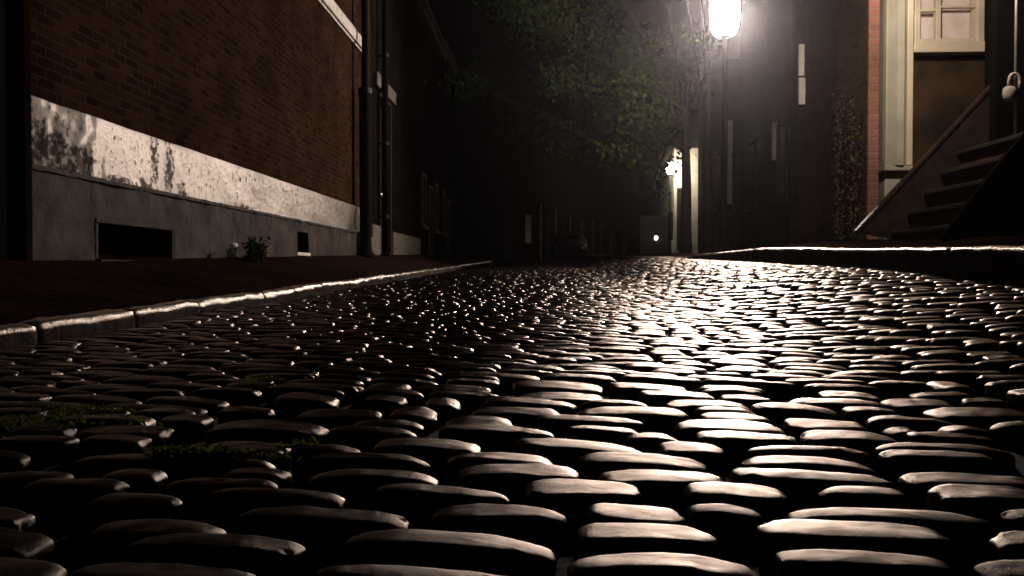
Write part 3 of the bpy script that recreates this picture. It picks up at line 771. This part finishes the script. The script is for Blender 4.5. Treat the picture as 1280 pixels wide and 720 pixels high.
# far row past the bend, with pale upright pilasters
far = ((34, 612, 2.8), (38, 668, 2.6), (43, 706, 2.6), (48, 737, 2.6), (54, 758, 2.6), (60, 775, 2.6))
labs = ['far dark house at the start of the bend', 'second far dark house with faint pilasters along the bend', 'far dark house behind the parked car', 'far dark house with the palest pilaster',
        'far narrow house low over the crest', 'last far house at the end of the bend']
for i, (Y, px, hh) in enumerate(far):
    p = at(px, 322, Y); q = at(far[i+1][1] if i < 5 else 792, 322, far[i+1][0] if i < 5 else 66)
    d = (q-p); L = d.length*.985; ang = math.atan2(d.y, d.x)
    t = bpy.data.objects.new('far_house', None); C.objects.link(t); t.location = (p.x, p.y, p.z-1.2); t.rotation_euler = (0, 0, ang)
    tag(t, labs[i], 'house', 'far houses along the bend')
    ht = 7.5
    def loc(mb, name, mt, **k):
        bmesh.ops.recalc_face_normals(mb.bm, faces=mb.bm.faces); me = bpy.data.meshes.new(name); mb.bm.to_mesh(me); mb.bm.free(); me.materials.append(M[mt])
        o = bpy.data.objects.new(name, me); C.objects.link(o); o.parent = k.get('parent', t); return o
    m = MB(); m.box(0, L, 0, 4, 0, ht); loc(m, 'wall', 'black_brick')
    m = MB(); m.prism([(-.3, ht+.01), (2, ht+1.5), (4.2, ht+.01)], 'x', 0, L); loc(m, 'roof', 'roof')
    tops = [(.12, (338-240)), (.55, 80)]
    hp = lerp_tab([(34, 3.9), (38, 3.6), (43, 3.3), (48, 3.3), (54, 2.8), (60, 2.5)], Y)
    for u in (() if i < 1 else (.1, .6) if i < 4 else (.2,)):
        m = MB(); m.box(L*u, L*u+.28, -.10, -.003, .3, hp); loc(m, 'pilaster', 'faded_paint')
    m = MB(); m.box(L*.3, L*.3+.9, -.04, .02, .9, 3.0); wdw = loc(m, 'door', 'deep_black')
    m = MB(); m.box(L*.75, L*.75+.7, -.05, .02, 1.8, 3.1); wdw = loc(m, 'window', 'deep_black')
    m = MB(); m.box(L*.75+.06, L*.75+.64, -.058, -.052, 1.86, 3.04); loc(m, 'pane', 'dark_glass', parent=wdw)

# ---------------------------------------------------------------- houses on the lantern side
zs = lambda py, Y: at(640, py, Y).z
corner_Y = 8.62
iy1 = col_at(1046, XWR)
xe0 = at(1078, 150, corner_Y).x; xe1 = at(1096, 150, corner_Y).x
ch = thing('corner_house', (XWR+2, iy1, wz(9, .1)), 'old brick corner house with pink brick edge beside the pale pilaster', 'house')
m = MB(); m.box(XWR, xe1-.01, corner_Y+.003, iy1, 0, 8); m.build('wall', M['brick_dark'], ch)
m = MB(); m.box(XWR-.004, xe1, corner_Y-.06, corner_Y, .3, 8)
m.build('brick_quoin', M['brick_pink'], ch, bevel=.006)
# recessed wall that faces down the street, with the window
WY = 8.75
xw0 = xe1+.005
m = MB(); m.box(xw0, xw0+.085, WY-.02, WY+.2, .2, 8); m.build('shadow_gap', M['black'], ch)  # solid black strip in place of a shaded gap
xp0 = at(1106, 150, WY-.25).x; xp1 = at(1139, 150, WY-.25).x
wx0 = at(1141, 40, WY-.08).x; wx1 = at(1229, 40, WY-.08).x; wzb = at(1180, 67, WY-.08).z; wzs = at(1180, 53, WY-.08).z
ww0, ww1, wzt = wx0+.02, wx1+.02, wzb+1.75
m = MB()
X2 = 6.5
m.box(xw0+.086, ww0, WY, WY+.4, .2, 8); m.box(ww1, X2, WY, WY+.4, .2, 8); m.box(ww0, ww1, WY, WY+.4, .2, wzb); m.box(ww0, ww1, WY, WY+.4, wzt, 8)
m.build('stucco_wall', M['stucco'], ch)
# window
m = MB(); f = .06
xmid = at(1171, 30, WY).x
m.box(ww0+.001, ww0+f, WY-.07, WY+.1, wzs, wzt); m.box(ww1-f*1.2, ww1-.001, WY-.07, WY+.1, wzs, wzt); m.box(ww0+f, ww1-f*1.2, WY-.06, WY+.1, wzt-f, wzt-.003)
m.box(ww0+f, ww1-f*1.2, WY-.06, WY+.08, wzs, wzs+.045)
wn = m.build('window', M['cream'], ch, bevel=.008)
m = MB(); m.box(xmid-.022, xmid+.022, WY-.04, WY+.03, wzs+.046, wzt-f-.002)
zm = at(1150, 14, WY).z
m.box(ww0+f, xmid-.0225, WY-.035, WY+.028, zm-.012, zm+.012); m.box(xmid+.0225, ww1-f*1.2, WY-.035, WY+.028, zm-.008+.03, zm+.012+.03)
m.build('muntin', M['cream'], wn, bevel=.004)
m = MB(); m.box(ww0-.03, ww1+.05, WY-.14, WY+.05, wzb, wzs-.003); m.build('sill', M['cream'], wn, bevel=.008)
m = MB(); m.box(ww0+.02, ww1-.03, WY+.0, WY+.006, wzs+.04, wzt-.03); m.build('pane', M['glass'], wn)
m = MB(); m.box(ww0+.02, ww1-.03, WY+.09, WY+.1, wzs, wzt-.01)
o = m.build('blind', M['blind'], wn)
# inner ridge of the surround on the brighter pane
# pilaster and its base
pil = thing('pilaster', ((xp0+xp1)/2, WY-.2, wz(WY, .14)), 'pale grey green pilaster with a cream edge beside the lit window', 'pilaster')
pzb = at(1122, 207, WY-.25).z
m = MB(); cxp = (xp0+xp1)/2; hw = (xp1-xp0)/2
prof = [(-hw, .19), (-hw, .05), (-hw*.93, .0), (-hw*.8, .0), (-hw*.72, .03), (-hw*.2, -.045), (hw*.3, -.05), (hw*.62, .03), (hw*.7, .0), (hw*.95, .0), (hw, .05), (hw, .19)]
m.loft([[(cxp+u, WY-.25+v, z) for u, v in prof] for z in (pzb, 8)]); m.build('shaft', M['greygreen'], pil)
m = MB(); m.box(cxp+hw*.64, cxp+hw+.012, WY-.262, WY-.2, pzb+.003, 7.9); m.build('edge_moulding', M['cream'], pil, bevel=.006)
m = MB(); m.box(cxp-hw*.85, cxp+hw*1.02, WY-.21, WY-.01, .45, pzb-.003); m.box(cxp-hw*1.05, cxp+hw*1.1, WY-.28, WY-.02, pzb-.05, pzb-.004)
m.build('base', M['greygreen'], pil, bevel=.008)
m = MB(); m.prism([(xw0, 8.01), (xw0, 8.2), (X2, 8.2), (X2, 8.01)], 'y', corner_Y-.1, iy1); m.box(XWR-.2, xw0-.001, corner_Y-.1, iy1, 8.01, 8.2)
m.build('roof', M['roof'], ch)
m = MB(); m.box(xw0+.1, X2, WY+.41, iy1+2.5, .2, 7.99); m.build('rear_wall', M['brick_dark'], ch)

# flecks added as lit brick speckle on the corner's street face
iv = thing('lit_brick_flecks', (XWR-.03, 9.0, pave_r(XWR-.03, 9.0)), 'small flecks added for the lit speckle of the old brick corner', 'flecks')
rnd = random.Random(8); m = MB(); st = MB(); pts = []
for k in range(16):
    y = rnd.uniform(corner_Y+.02, iy1-.02); z = pave_r(XWR, 9); P = [(XWR-.012, y, z)]
    while z < rnd.uniform(1.7, 3.3):
        z += rnd.uniform(.08, .16); y = min(iy1-.01, max(corner_Y+.01, y+rnd.gauss(0, .04))); P.append((XWR-.014-rnd.random()*.012, y, z))
    st.tube(P, .006, 5)
    for a, b in zip(P, P[1:]):
        for t in range(5):
            pts.append(Vector(a).lerp(Vector(b), rnd.random())+Vector((-rnd.uniform(.01, .05), rnd.gauss(0, .035), rnd.gauss(0, .03))))
leaves(m, pts, .030, rnd); m.build('foliage', M['flecks'], iv); st.build('stem', M['bark'], iv)  # leaf and stem shapes stand in for speckled light on brick

# stairs between the near dark wall and the stucco wall
SY0, SY1 = 6.62, 7.86
stp = thing('entry_stairs', (3.0, (SY0+SY1)/2, pave_r(3.0, 7)), 'dark steep entry steps climbing past the brown stucco wall', 'stairs')
z0 = pave_r(3.05, 7.2); a = at(1117, 289, SY1); b_ = at(1178, 214, SY1)
n_st = 5; rise = (b_.z-a.z)/3; run = (b_.x-a.x)/3
for k in range(n_st):
    m = MB(); xk = a.x+run*k; zk = a.z+rise*k
    m.box(xk+.02, xk+run+.03 if k < n_st-1 else xk+.6, SY0, SY1, z0-.05 if k == 0 else zk-rise-.03, zk-.036)
    s_ = m.build('riser', M['brownwall'], stp)
    m = MB(); m.box(xk-.02, xk+run+.019 if k < n_st-1 else xk+.6, SY0+.002, SY1-.002, zk-.035, zk); m.build('tread', M['step'], s_, bevel=.006)
# sloping far stringer board
p0 = at(1072, 291, SY1+.03); p1 = at(1236, 114, SY1+.03)
m = MB(); d = Vector((p1.x-p0.x, 0, p1.z-p0.z)).normalized(); nn = Vector((-d.z, 0, d.x))
e0 = Vector((p0.x, 0, p0.z)); e1 = Vector((p1.x, 0, p1.z))+d*.25
th = .10
m.prism([(q.x, q.z) for q in (e0, e1, e1-nn*.62, e0-nn*.0+Vector((.42, 0, -.08)))], 'y', SY1+.004, SY1+.05); m.build('stringer', M['dark_wood'], stp)
m = MB(); m.prism([(q.x, q.z) for q in (e0+nn*.003, e1+nn*.003, e1+nn*.03, e0+nn*.03)], 'y', SY1-.01, SY1+.07); m.build('rail_cap', M['dark_wood'], stp, bevel=.004)
# near stringer of the steps, closed down to the ground
m = MB(); m.prism([(2.93, pave_r(3, 6.6)-.02), (2.93, .60), (3.32, 1.12), (4.3, 2.3), (4.6, 2.3), (4.6, pave_r(3, 6.6)-.02)], 'y', SY0-.05, SY0-.003); m.build('stringer', M['deep_black'], stp)
# dark wall at the top of the steps
NX = at(1236, 200, 7.4).x
nw = thing('dark_house', (NX+1.3, 7.95, wz(8, .1)), 'black unlit wall and door at the top of the entry steps', 'house')
m = MB(); m.box(NX, NX+.25, 7.3, 7.4, .1, 8.0); m.box(NX+1.25, 6.6, 7.3, 8.7, .1, 8.0); m.box(NX+.251, NX+1.249, 7.3, 8.0, 3.9, 8); m.box(NX+.251, NX+1.249, 7.5, 8.0, .1, 3.899); m.build('wall', M['deep_black'], nw)
m = MB(); m.box(NX+.26, NX+1.24, 7.43, 7.49, 1.6, 3.89); dl = m.build('door', M['deep_black'], nw, bevel=.006)
for zz in (1.8, 2.9):
    m = MB(); m.box(NX+.38, NX+1.12, 7.415, 7.428, zz, zz+.8); m.build('panel', M['deep_black'], dl, bevel=.01)
m = MB(); m.box(NX-.05, 6.7, 7.2, 8.72, 8.22, 8.4); m.build('roof', M['roof'], nw)
q = at(1269, 150, 7.2)
pl = thing('metal_rod', (q.x, q.y, 1.0), 'thin upright metal rod standing at the edge of the entry steps', 'rod')
zt = at(1269, 212, q.y).z
m = MB(); m.tube([(q.x, q.y, zt-.1), (q.x, q.y, 2.5), (q.x, q.y, 5.0)], .013, 10); m.build('rod', M['steel'], pl, smooth_=True)
m = MB(); m.lathe((q.x, q.y, zt-.16), [(.03, 0), (.03, .05), (.016, .09)], 10); m.build('foot', M['steel'], pl)
c0 = at(1262, 115, q.y-.03)
pk = thing('padlock', c0, 'pale padlock hanging from a loop on the thin metal rod', 'padlock')
m = MB(); m.lathe((c0.x, c0.y, c0.z), [(.03, -.07), (.052, -.05), (.056, 0), (.05, .03), (.03, .045)], 14); bmesh.ops.scale(m.bm, vec=(1, .55, 1), space=Matrix.Translation(-c0), verts=m.bm.verts)
m.build('body', M['stone_band'], pk, smooth_=True)
m = MB(); P = [(c0.x-.005, c0.y, c0.z+.03)]
for k in range(13):
    t = math.pi*k/12; P.append((c0.x+.035-.042*math.cos(t), c0.y, c0.z+.085+.06*math.sin(t)))
P.append((c0.x+.077, c0.y, c0.z+.02)); m.tube(P, .013, 8); m.build('shackle', M['stone_band'], pk, smooth_=True)
# a brick pier just outside the picture is added to carry the made-up lantern
PX = at(1290, 200, 6.5).x
gp = thing('added_pier', (PX+.2, 6.3, wz(6.3, .14)), 'tall dark brick pier added out of view to hold the added lantern', 'pier')
m = MB(); m.box(PX, PX+.42, 6.06, 6.48, .2, 3.5); m.build('shaft', M['black_brick'], gp)
m = MB(); m.box(PX-.05, PX+.47, 6.01, 6.53, 3.501, 3.58); m.build('cap', M['kerb_r'], gp, bevel=.01)
LP = Vector((2.78, 6.80, 3.15))  # unseen lantern added to brighten the window wall and steps
pc = thing('added_lantern', LP, 'small square lantern added out of view to light the entry steps', 'lantern')
m = MB(); m.tube([(PX+.06, 6.481, LP.z+.22), (PX, 6.66, LP.z+.26), (LP.x+.02, 6.80, LP.z+.24)], .012, 8); m.build('arm', M['black'], pc)
m = MB(); m.lathe(LP, [(.12, .12), (.13, .14), (.02, .26)], 4); m.box(LP.x-.09, LP.x+.09, LP.y-.004, LP.y+.004, LP.z-.15, LP.z-.135); m.box(LP.x-.004, LP.x+.004, LP.y-.09, LP.y+.09, LP.z-.165, LP.z-.151)
for sx in (-1, 1):
    for sy in (-1, 1): m.box(LP.x+sx*.08-.008, LP.x+sx*.08+.008, LP.y+sy*.08-.008, LP.y+sy*.08+.008, LP.z-.134, LP.z+.12)
m.box(LP.x-.071, LP.x+.071, LP.y-.088, LP.y-.08, LP.z-.134, LP.z+.12)      # closed back keeps the added light off the near stones
m.build('cage', M['black'], pc)
m = MB(); m.lathe(LP, [(.015, -.08), (.04, -.03), (.045, .03), (.02, .09)], 12); m.build('bulb', emit('added_bulb', (1, .82, .66), ADDED_LAMP), pc, smooth_=True)

# row of houses going away on the lantern side
def zx(px, py, X=XWR): return at_x(px, py, X)
XB = 6.2
def shutter(h, px, py0, py1, X, m_, wpx=4):
    a = at_x(px, py0, X); b = at_x(px, py1, X); pr = wpx*a.y/FPX
    m = MB(); m.box(X-.03-pr, X-.004, a.y, a.y+.03, b.z, a.z)
    zm_ = (a.z+b.z)/2; m.box(X-.035-pr, X-.003, a.y-.006, a.y-.001, zm_-.03, zm_+.03); m.build('shutter', M[m_], h)
HB0 = iy1+.01; HB1 = col_at(1001, XWR)
hb = facade_house('boarded_house', 'reddish brown boarded house front beyond the old brick corner, one pale shutter edge', XWR, 1, HB0, HB1, M['brownwall'], 7.8, base=.1)
shutter(hb, 1006, 55, 94, XWR, 'white', 4); shutter(hb, 1007, 97, 130, XWR, 'white', 5)
HC0 = col_at(1010, XB); HC1 = col_at(958, XB)
hc = facade_house('dark_row_house', 'set back house front with one short pale shutter edge', XB, 1, HC0, HC1, M['black_brick'], 8.4,
    wins=((HC1-2.2, HC1-1.2, 2.2, 4.2, 'dark_wood', 'dark_glass'),), base=.1)
shutter(hc, 972, 153, 200, XB, 'white', 5)
HD1 = col_at(925, XB)
hd = facade_house('dark_row_house', 'set back dark house front between the short and the tall pale shutter edges', XB, 1, HC1+.01, HD1, M['black_brick'], 8.9,
    wins=((HD1-2.2, HD1-1.2, 2.2, 4.2, 'dark_wood', 'dark_glass'),), base=.1)
shutter(hd, 941, 210, 270, XB, 'greywall', 4)
HE1 = col_at(904, XB)
he = facade_house('dark_row_house', 'dark house front with the tall pale shutter edge behind the street lantern', XB, 1, HD1+.01, HE1, M['greywall'], 8.6,
    wins=((HD1+.8, HD1+1.6, 2.2, 4.2, 'dark_wood', 'dark_glass'),), base=.1)
shutter(he, 916, 150, 255, XB, 'white', 5)
a_ = at_x(897, 190, XB); b__ = at_x(897, 262, XB)
hf = facade_house('dark_row_house', 'farthest dark house front, with a tall window glowing orange', XB, 1, HE1+.01, HE1+5, M['greywall'], 8.2,
    wins=((a_.y-.5, a_.y+.7, b__.z, a_.z, 'dark_wood', 'orange_win'),), base=.1)
for q in (hc, hd, he, hf): q['group'] = 'house fronts behind the street lantern'

# ---------------------------------------------------------------- street lantern
LY = 18.6
lb = at(906, 45, LY); lx = lb.x
ln = thing('street_lamp', (lx, LY, pave_r(lx, LY)), 'glaring lit street lantern on a dark post at the kerb', 'street lamp')
zg = pave_r(lx, LY); lb.z -= 0
m = MB(); m.lathe((lx, LY, zg-.02), [(.17, 0), (.17, .1), (.12, .16), (.10, .5), (.12, .54), (.075, .62), (.055, 1.4), (.045, lb.z-zg-.28), (.07, lb.z-zg-.24), (.05, lb.z-zg-.18), (.045, lb.z-zg-.04)], 14)
m.build('post', M['deep_black'], ln, smooth_=True)
m = MB(); m.box(lx-.28, lx+.28, LY-.012, LY+.012, lb.z-.52, lb.z-.49); m.build('ladder_bar', M['black'], ln)
r2 = math.sqrt(2)
def globe_sector(a0, a1, n_):        # one curved side of the bell-shaped lantern, 8 mm thick
    prof_ = [(.15, .0), (.205, .03), (.245, .09), (.275, .18), (.295, .32), (.30, .5), (.30, .75)]
    mb = MB(); outer, inner = [], []
    for rr_, z in prof_:
        ang = [R(a0)+R(a1-a0)*k/n_ for k in range(n_+1)]
        outer.append([(lx+rr_*math.cos(t), LY+rr_*math.sin(t), lb.z+z) for t in ang])
        inner.append([(lx+(rr_-.008)*math.cos(t), LY+(rr_-.008)*math.sin(t), lb.z+z) for t in ang])
    mb.loft([o_+i_[::-1] for o_, i_ in zip(outer, inner)])
    return mb
globe_sector(-148, -32, 14).build('lantern_glass', M['lamp_glass'], ln, smooth_=False)
globe_sector(149, 211, 8).build('lantern_glass', M['lamp_side'], ln)
globe_sector(-31, 31, 8).build('lantern_glass', M['lamp_dim'], ln)
globe_sector(32, 148, 14).build('added_shield', M['black'], ln)  # opaque back added to keep light off the far fronts
m = MB(); m.lathe((lx, LY, lb.z), [(.05, -.05), (.12, -.03), (.145, -.003)], 16)
m.build('lantern_base', M['black'], ln)
m = MB(); m.lathe((lx, LY, lb.z+.755), [(.33, 0), (.34, .03), (.2, .14), (.13, .22), (.12, .28), (.05, .32), (.03, .4), (.045, .43), (.001, .48)], 16)
m.build('lantern_roof', M['black'], ln)

# ---------------------------------------------------------------- trees
def tree(name, base, H, trunk_r, crowns, label, seed, nleaf, size, bend=(0, 0)):
    rnd = random.Random(seed)
    t = thing(name, base, label, 'tree', 'trees beside the street')
    m = MB(); top = Vector(base)+Vector((bend[0], bend[1], H*.62))
    P = [Vector(base)+(top-Vector(base))*(k/8)+Vector((rnd.gauss(0, .010), rnd.gauss(0, .010), 0)) for k in range(9)]
    P[0] = Vector(base)-Vector((0, 0, .15))
    m.tube(P, [trunk_r*(1.5 if k == 0 else 1.12-.06*k) for k in range(9)], 12)
    m.build('trunk', M['bark'], t, smooth_=True)
    lm = MB(); pts = []
    for (c, rad) in crowns:
        c = Vector(c)
        q = P[5+rnd.randrange(4)]
        mid = q.lerp(c, .5)+Vector((rnd.gauss(0, .15), rnd.gauss(0, .15), .25))
        br = MB(); br.tube([q, mid, c], [trunk_r*.35, trunk_r*.2, .012], 7); br.build('limb', M['bark'], t, smooth_=True)
        for k in range(7):
            e = c+Vector((rnd.gauss(0, rad*.5), rnd.gauss(0, rad*.5), rnd.gauss(0, rad*.4))); lm.tube([mid.lerp(c, rnd.random()), e], [.012, .004], 4)
            nn_ = int(nleaf*rad**2/7)
            for j in range(nn_):
                v = Vector((rnd.gauss(0, 1), rnd.gauss(0, 1), rnd.gauss(0, .75)))*rad*.28
                pts.append(e+v)
    lm.build('twig', M['bark'], t)
    m = MB(); leaves(m, pts, size, rnd); m.build('crown', M['leaf'], t)
    return t
def cl(lst, Y): return [(tuple(at(px, py, Y+dy)), r) for px, py, dy, r in lst]
ty = 20.4; tb = at(857, 322, ty)
tree('street_tree', (tb.x, ty, tb.z-.05), 5.5, .125, cl([(822, 195, .2, .7), (796, 205, 0, .55), (760, 140, -.4, 1.1), (700, 100, .5, 1.2), (790, 70, .6, 1.2), (730, 25, 1, 1.4), (838, 130, .8, .7), (665, 40, 0, 1.3), (815, 232, .2, .4), (836, 210, -.6, .32), (735, -70, 1, 1.6), (838, 165, .3, .5), (830, -60, 1, 1.2), (850, 40, 2, .9)], ty),
     'leafy tree leaning over the street, its low leaves lit green', 5, 620, .11, (0, 0))
t2 = 21.5; tb = at(884, 320, t2)
tree('street_tree', (tb.x, t2, tb.z-.05), 8, .12, cl([(860, -230, 1, 1.3), (920, -260, 1.5, 1.3), (810, -250, 1, 1.2)], t2),
     'tall dark trunked tree beneath the glaring lantern', 9, 420, .11, (0, 0))

# ---------------------------------------------------------------- far lit end of the street
FY = 43
p0 = at(832, 322, FY); p1 = at(892, 185, FY)
fh = thing('far_lit_house', (p0.x, FY, p0.z-.6), 'far pale house front lit up between the tree trunks', 'house')
m = MB(); m.box(p0.x+.4, at(874, 250, FY).x, FY, FY+5, p0.z-1, p1.z); m.build('wall', M['far_white'], fh)
m = MB(); m.prism([(p0.x+.2, p1.z+.01), (p1.x+.1, p1.z+.01), (p1.x, p1.z+1.8), (p0.x+1, p1.z+1.8)], 'y', FY-.2, FY+5); m.build('roof', M['roof'], fh)
m = MB(); m.box(at(846, 250, FY).x, at(862, 250, FY).x, FY-.06, FY-.003, at(850, 312, FY).z, at(850, 235, FY).z); dr = m.build('door', M['dark_wood'], fh)
m = MB(); m.box(at(835, 250, FY).x, at(841, 250, FY).x, FY-.06, FY-.003, at(850, 300, FY).z, at(850, 265, FY).z); m.build('window', M['dark_glass'], fh)
fl = at(838, 212, 42.1)
fp = thing('street_lamp', (fl.x, 42.1, fl.z-5), 'far glowing street lamp half hidden by green leaves', 'street lamp')
m = MB(); m.lathe((fl.x, 42.1, fl.z-5.2), [(.12, 0), (.07, .5), (.05, 4.9)], 10); m.build('post', M['black'], fp, smooth_=True)
m = MB(); m.lathe((fl.x, 42.1, fl.z-.3), [(.08, .08), (.16, .17), (.19, .33), (.16, .5), (.08, .6)], 14); m.build('globe', M['far_lamp'], fp, smooth_=True)
m = MB(); m.lathe((fl.x, 42.1, fl.z+.36), [(.2, 0), (.2, .04), (.03, .16)], 12); m.build('cap', M['black'], fp)
sp_ = at(820, 297, 44)
sh = thing('far_wall', (sp_.x, 44.3, sp_.z-1.5), 'far low wall carrying one small bright light', 'wall')
m = MB(); m.box(sp_.x-.8, p0.x+.38, 44.1, 44.5, sp_.z-2.2, sp_.z+1.1); m.build('masonry', M['greywall'], sh)
sl_ = thing('wall_light', sp_, 'small bright white wall light on the far low wall', 'light')
m = MB(); m.lathe((sp_.x, 43.95, sp_.z-.15), [(.04, .04), (.08, .08), (.08, .18), (.04, .22)], 10); m.build('bulb', M['small_lamp'], sl_, smooth_=True)
m = MB(); m.box(sp_.x-.06, sp_.x+.06, 43.99, 44.098, sp_.z-.2, sp_.z+.2) ; m.build('backplate', M['black'], sl_)

# ---------------------------------------------------------------- parked car silhouette at the crest
CY = 40.0; cb_ = at(712, 326, CY)
car = thing('parked_car', (cb_.x, CY, cb_.z-.1), 'dark rounded car parked unlit by the crest of the street', 'car')
cx, cz = cb_.x, cb_.z-.1
def ring(y, w, z0, z1, tw):
    return [(cx-w, y, z0), (cx-w*1.02, y, (z0+z1)/2), (cx-w*.98, y, z1*.6+z0*.4+.12), (cx-tw, y, z1), (cx+tw, y, z1), (cx+w*.98, y, z1*.6+z0*.4+.12), (cx+w*1.02, y, (z0+z1)/2), (cx+w, y, z0)]
m = MB()
m.loft([ring(CY, .72, cz+.3, cz+.75, .6), ring(CY+.15, .82, cz+.22, cz+.92, .68), ring(CY+.7, .85, cz+.2, cz+1.0, .68), ring(CY+1.2, .86, cz+.2, cz+1.42, .56), ring(CY+2.4, .86, cz+.2, cz+1.45, .56), ring(CY+3.1, .86, cz+.2, cz+1.0, .66), ring(CY+4.0, .82, cz+.22, cz+.86, .66), ring(CY+4.2, .7, cz+.3, cz+.7, .6)])
m.build('body', M['car'], car, smooth_=True)
m = MB(); m.box(cx-.48, cx+.48, CY+.86, CY+.9, cz+1.06, cz+1.3); m.build('rear_window', M['deep_black'], car)
for sx in (-1, 1):
    for yy in (.8, 3.3):
        m = MB(); m.lathe((0, 0, 0), [(.2, -.1), (.31, -.09), (.32, 0), (.31, .09), (.2, .1)], 18)
        bmesh.ops.transform(m.bm, matrix=Matrix.Translation((cx+sx*.78, CY+yy, cz+.3)) @ Matrix.Rotation(R(90), 4, 'Y'), verts=m.bm.verts)
        m.build('wheel', M['rubber'], car, smooth_=True)
    m = MB(); m.box(cx+sx*.62-.1, cx+sx*.62+.1, CY-.02, CY+.06, cz+.62, cz+.74); m.build('tail_light', M['dark_glass'], car)

# ---------------------------------------------------------------- moss in the joints
m = MB(); rnd = random.Random(12); pts = []
for (px, py, rx, ry_, n_) in ((45, 525, .16, .04, 600), (12, 530, .10, .04, 300), (108, 512, .08, .02, 260), (228, 566, .045, .02, 600), (290, 567, .07, .010, 260), (380, 556, .03, .01, 90), (335, 474, .05, .02, 80)):
    c = on_road(px, py, 0)
    for k in range(n_):
        x, y = c.x+rnd.gauss(0, rx*.55), c.y+rnd.gauss(0, ry_*.6); pts.append(Vector((x, y, road_z(x, y)-.004+abs(rnd.gauss(0, .005)))))
leaves(m, pts, .011, rnd); o = m.build('moss', M['moss']); tag(o, 'green moss tufts growing in the joints of the stones', None, None, 'stuff')

# ---------------------------------------------------------------- thin volume added to stand in for the lantern's lens glow
if HAZE > 0:
    m = MB(); m.box(-60, 60, -10, 90, -8, 13)
    hm = bpy.data.materials.new('lamp_glow_haze'); hm.use_nodes = True; n = hm.node_tree.nodes; n.remove(n['Principled BSDF'])
    pv = n.new('ShaderNodeVolumePrincipled'); pv.inputs['Color'].default_value = (.96, .92, .96, 1); pv.inputs['Density'].default_value = HAZE
    pv.inputs['Anisotropy'].default_value = .92
    hm.node_tree.links.new(pv.outputs[0], n['Material Output'].inputs['Volume'])
    o = m.build('lamp_glow_haze', hm); o['kind'] = 'stuff'
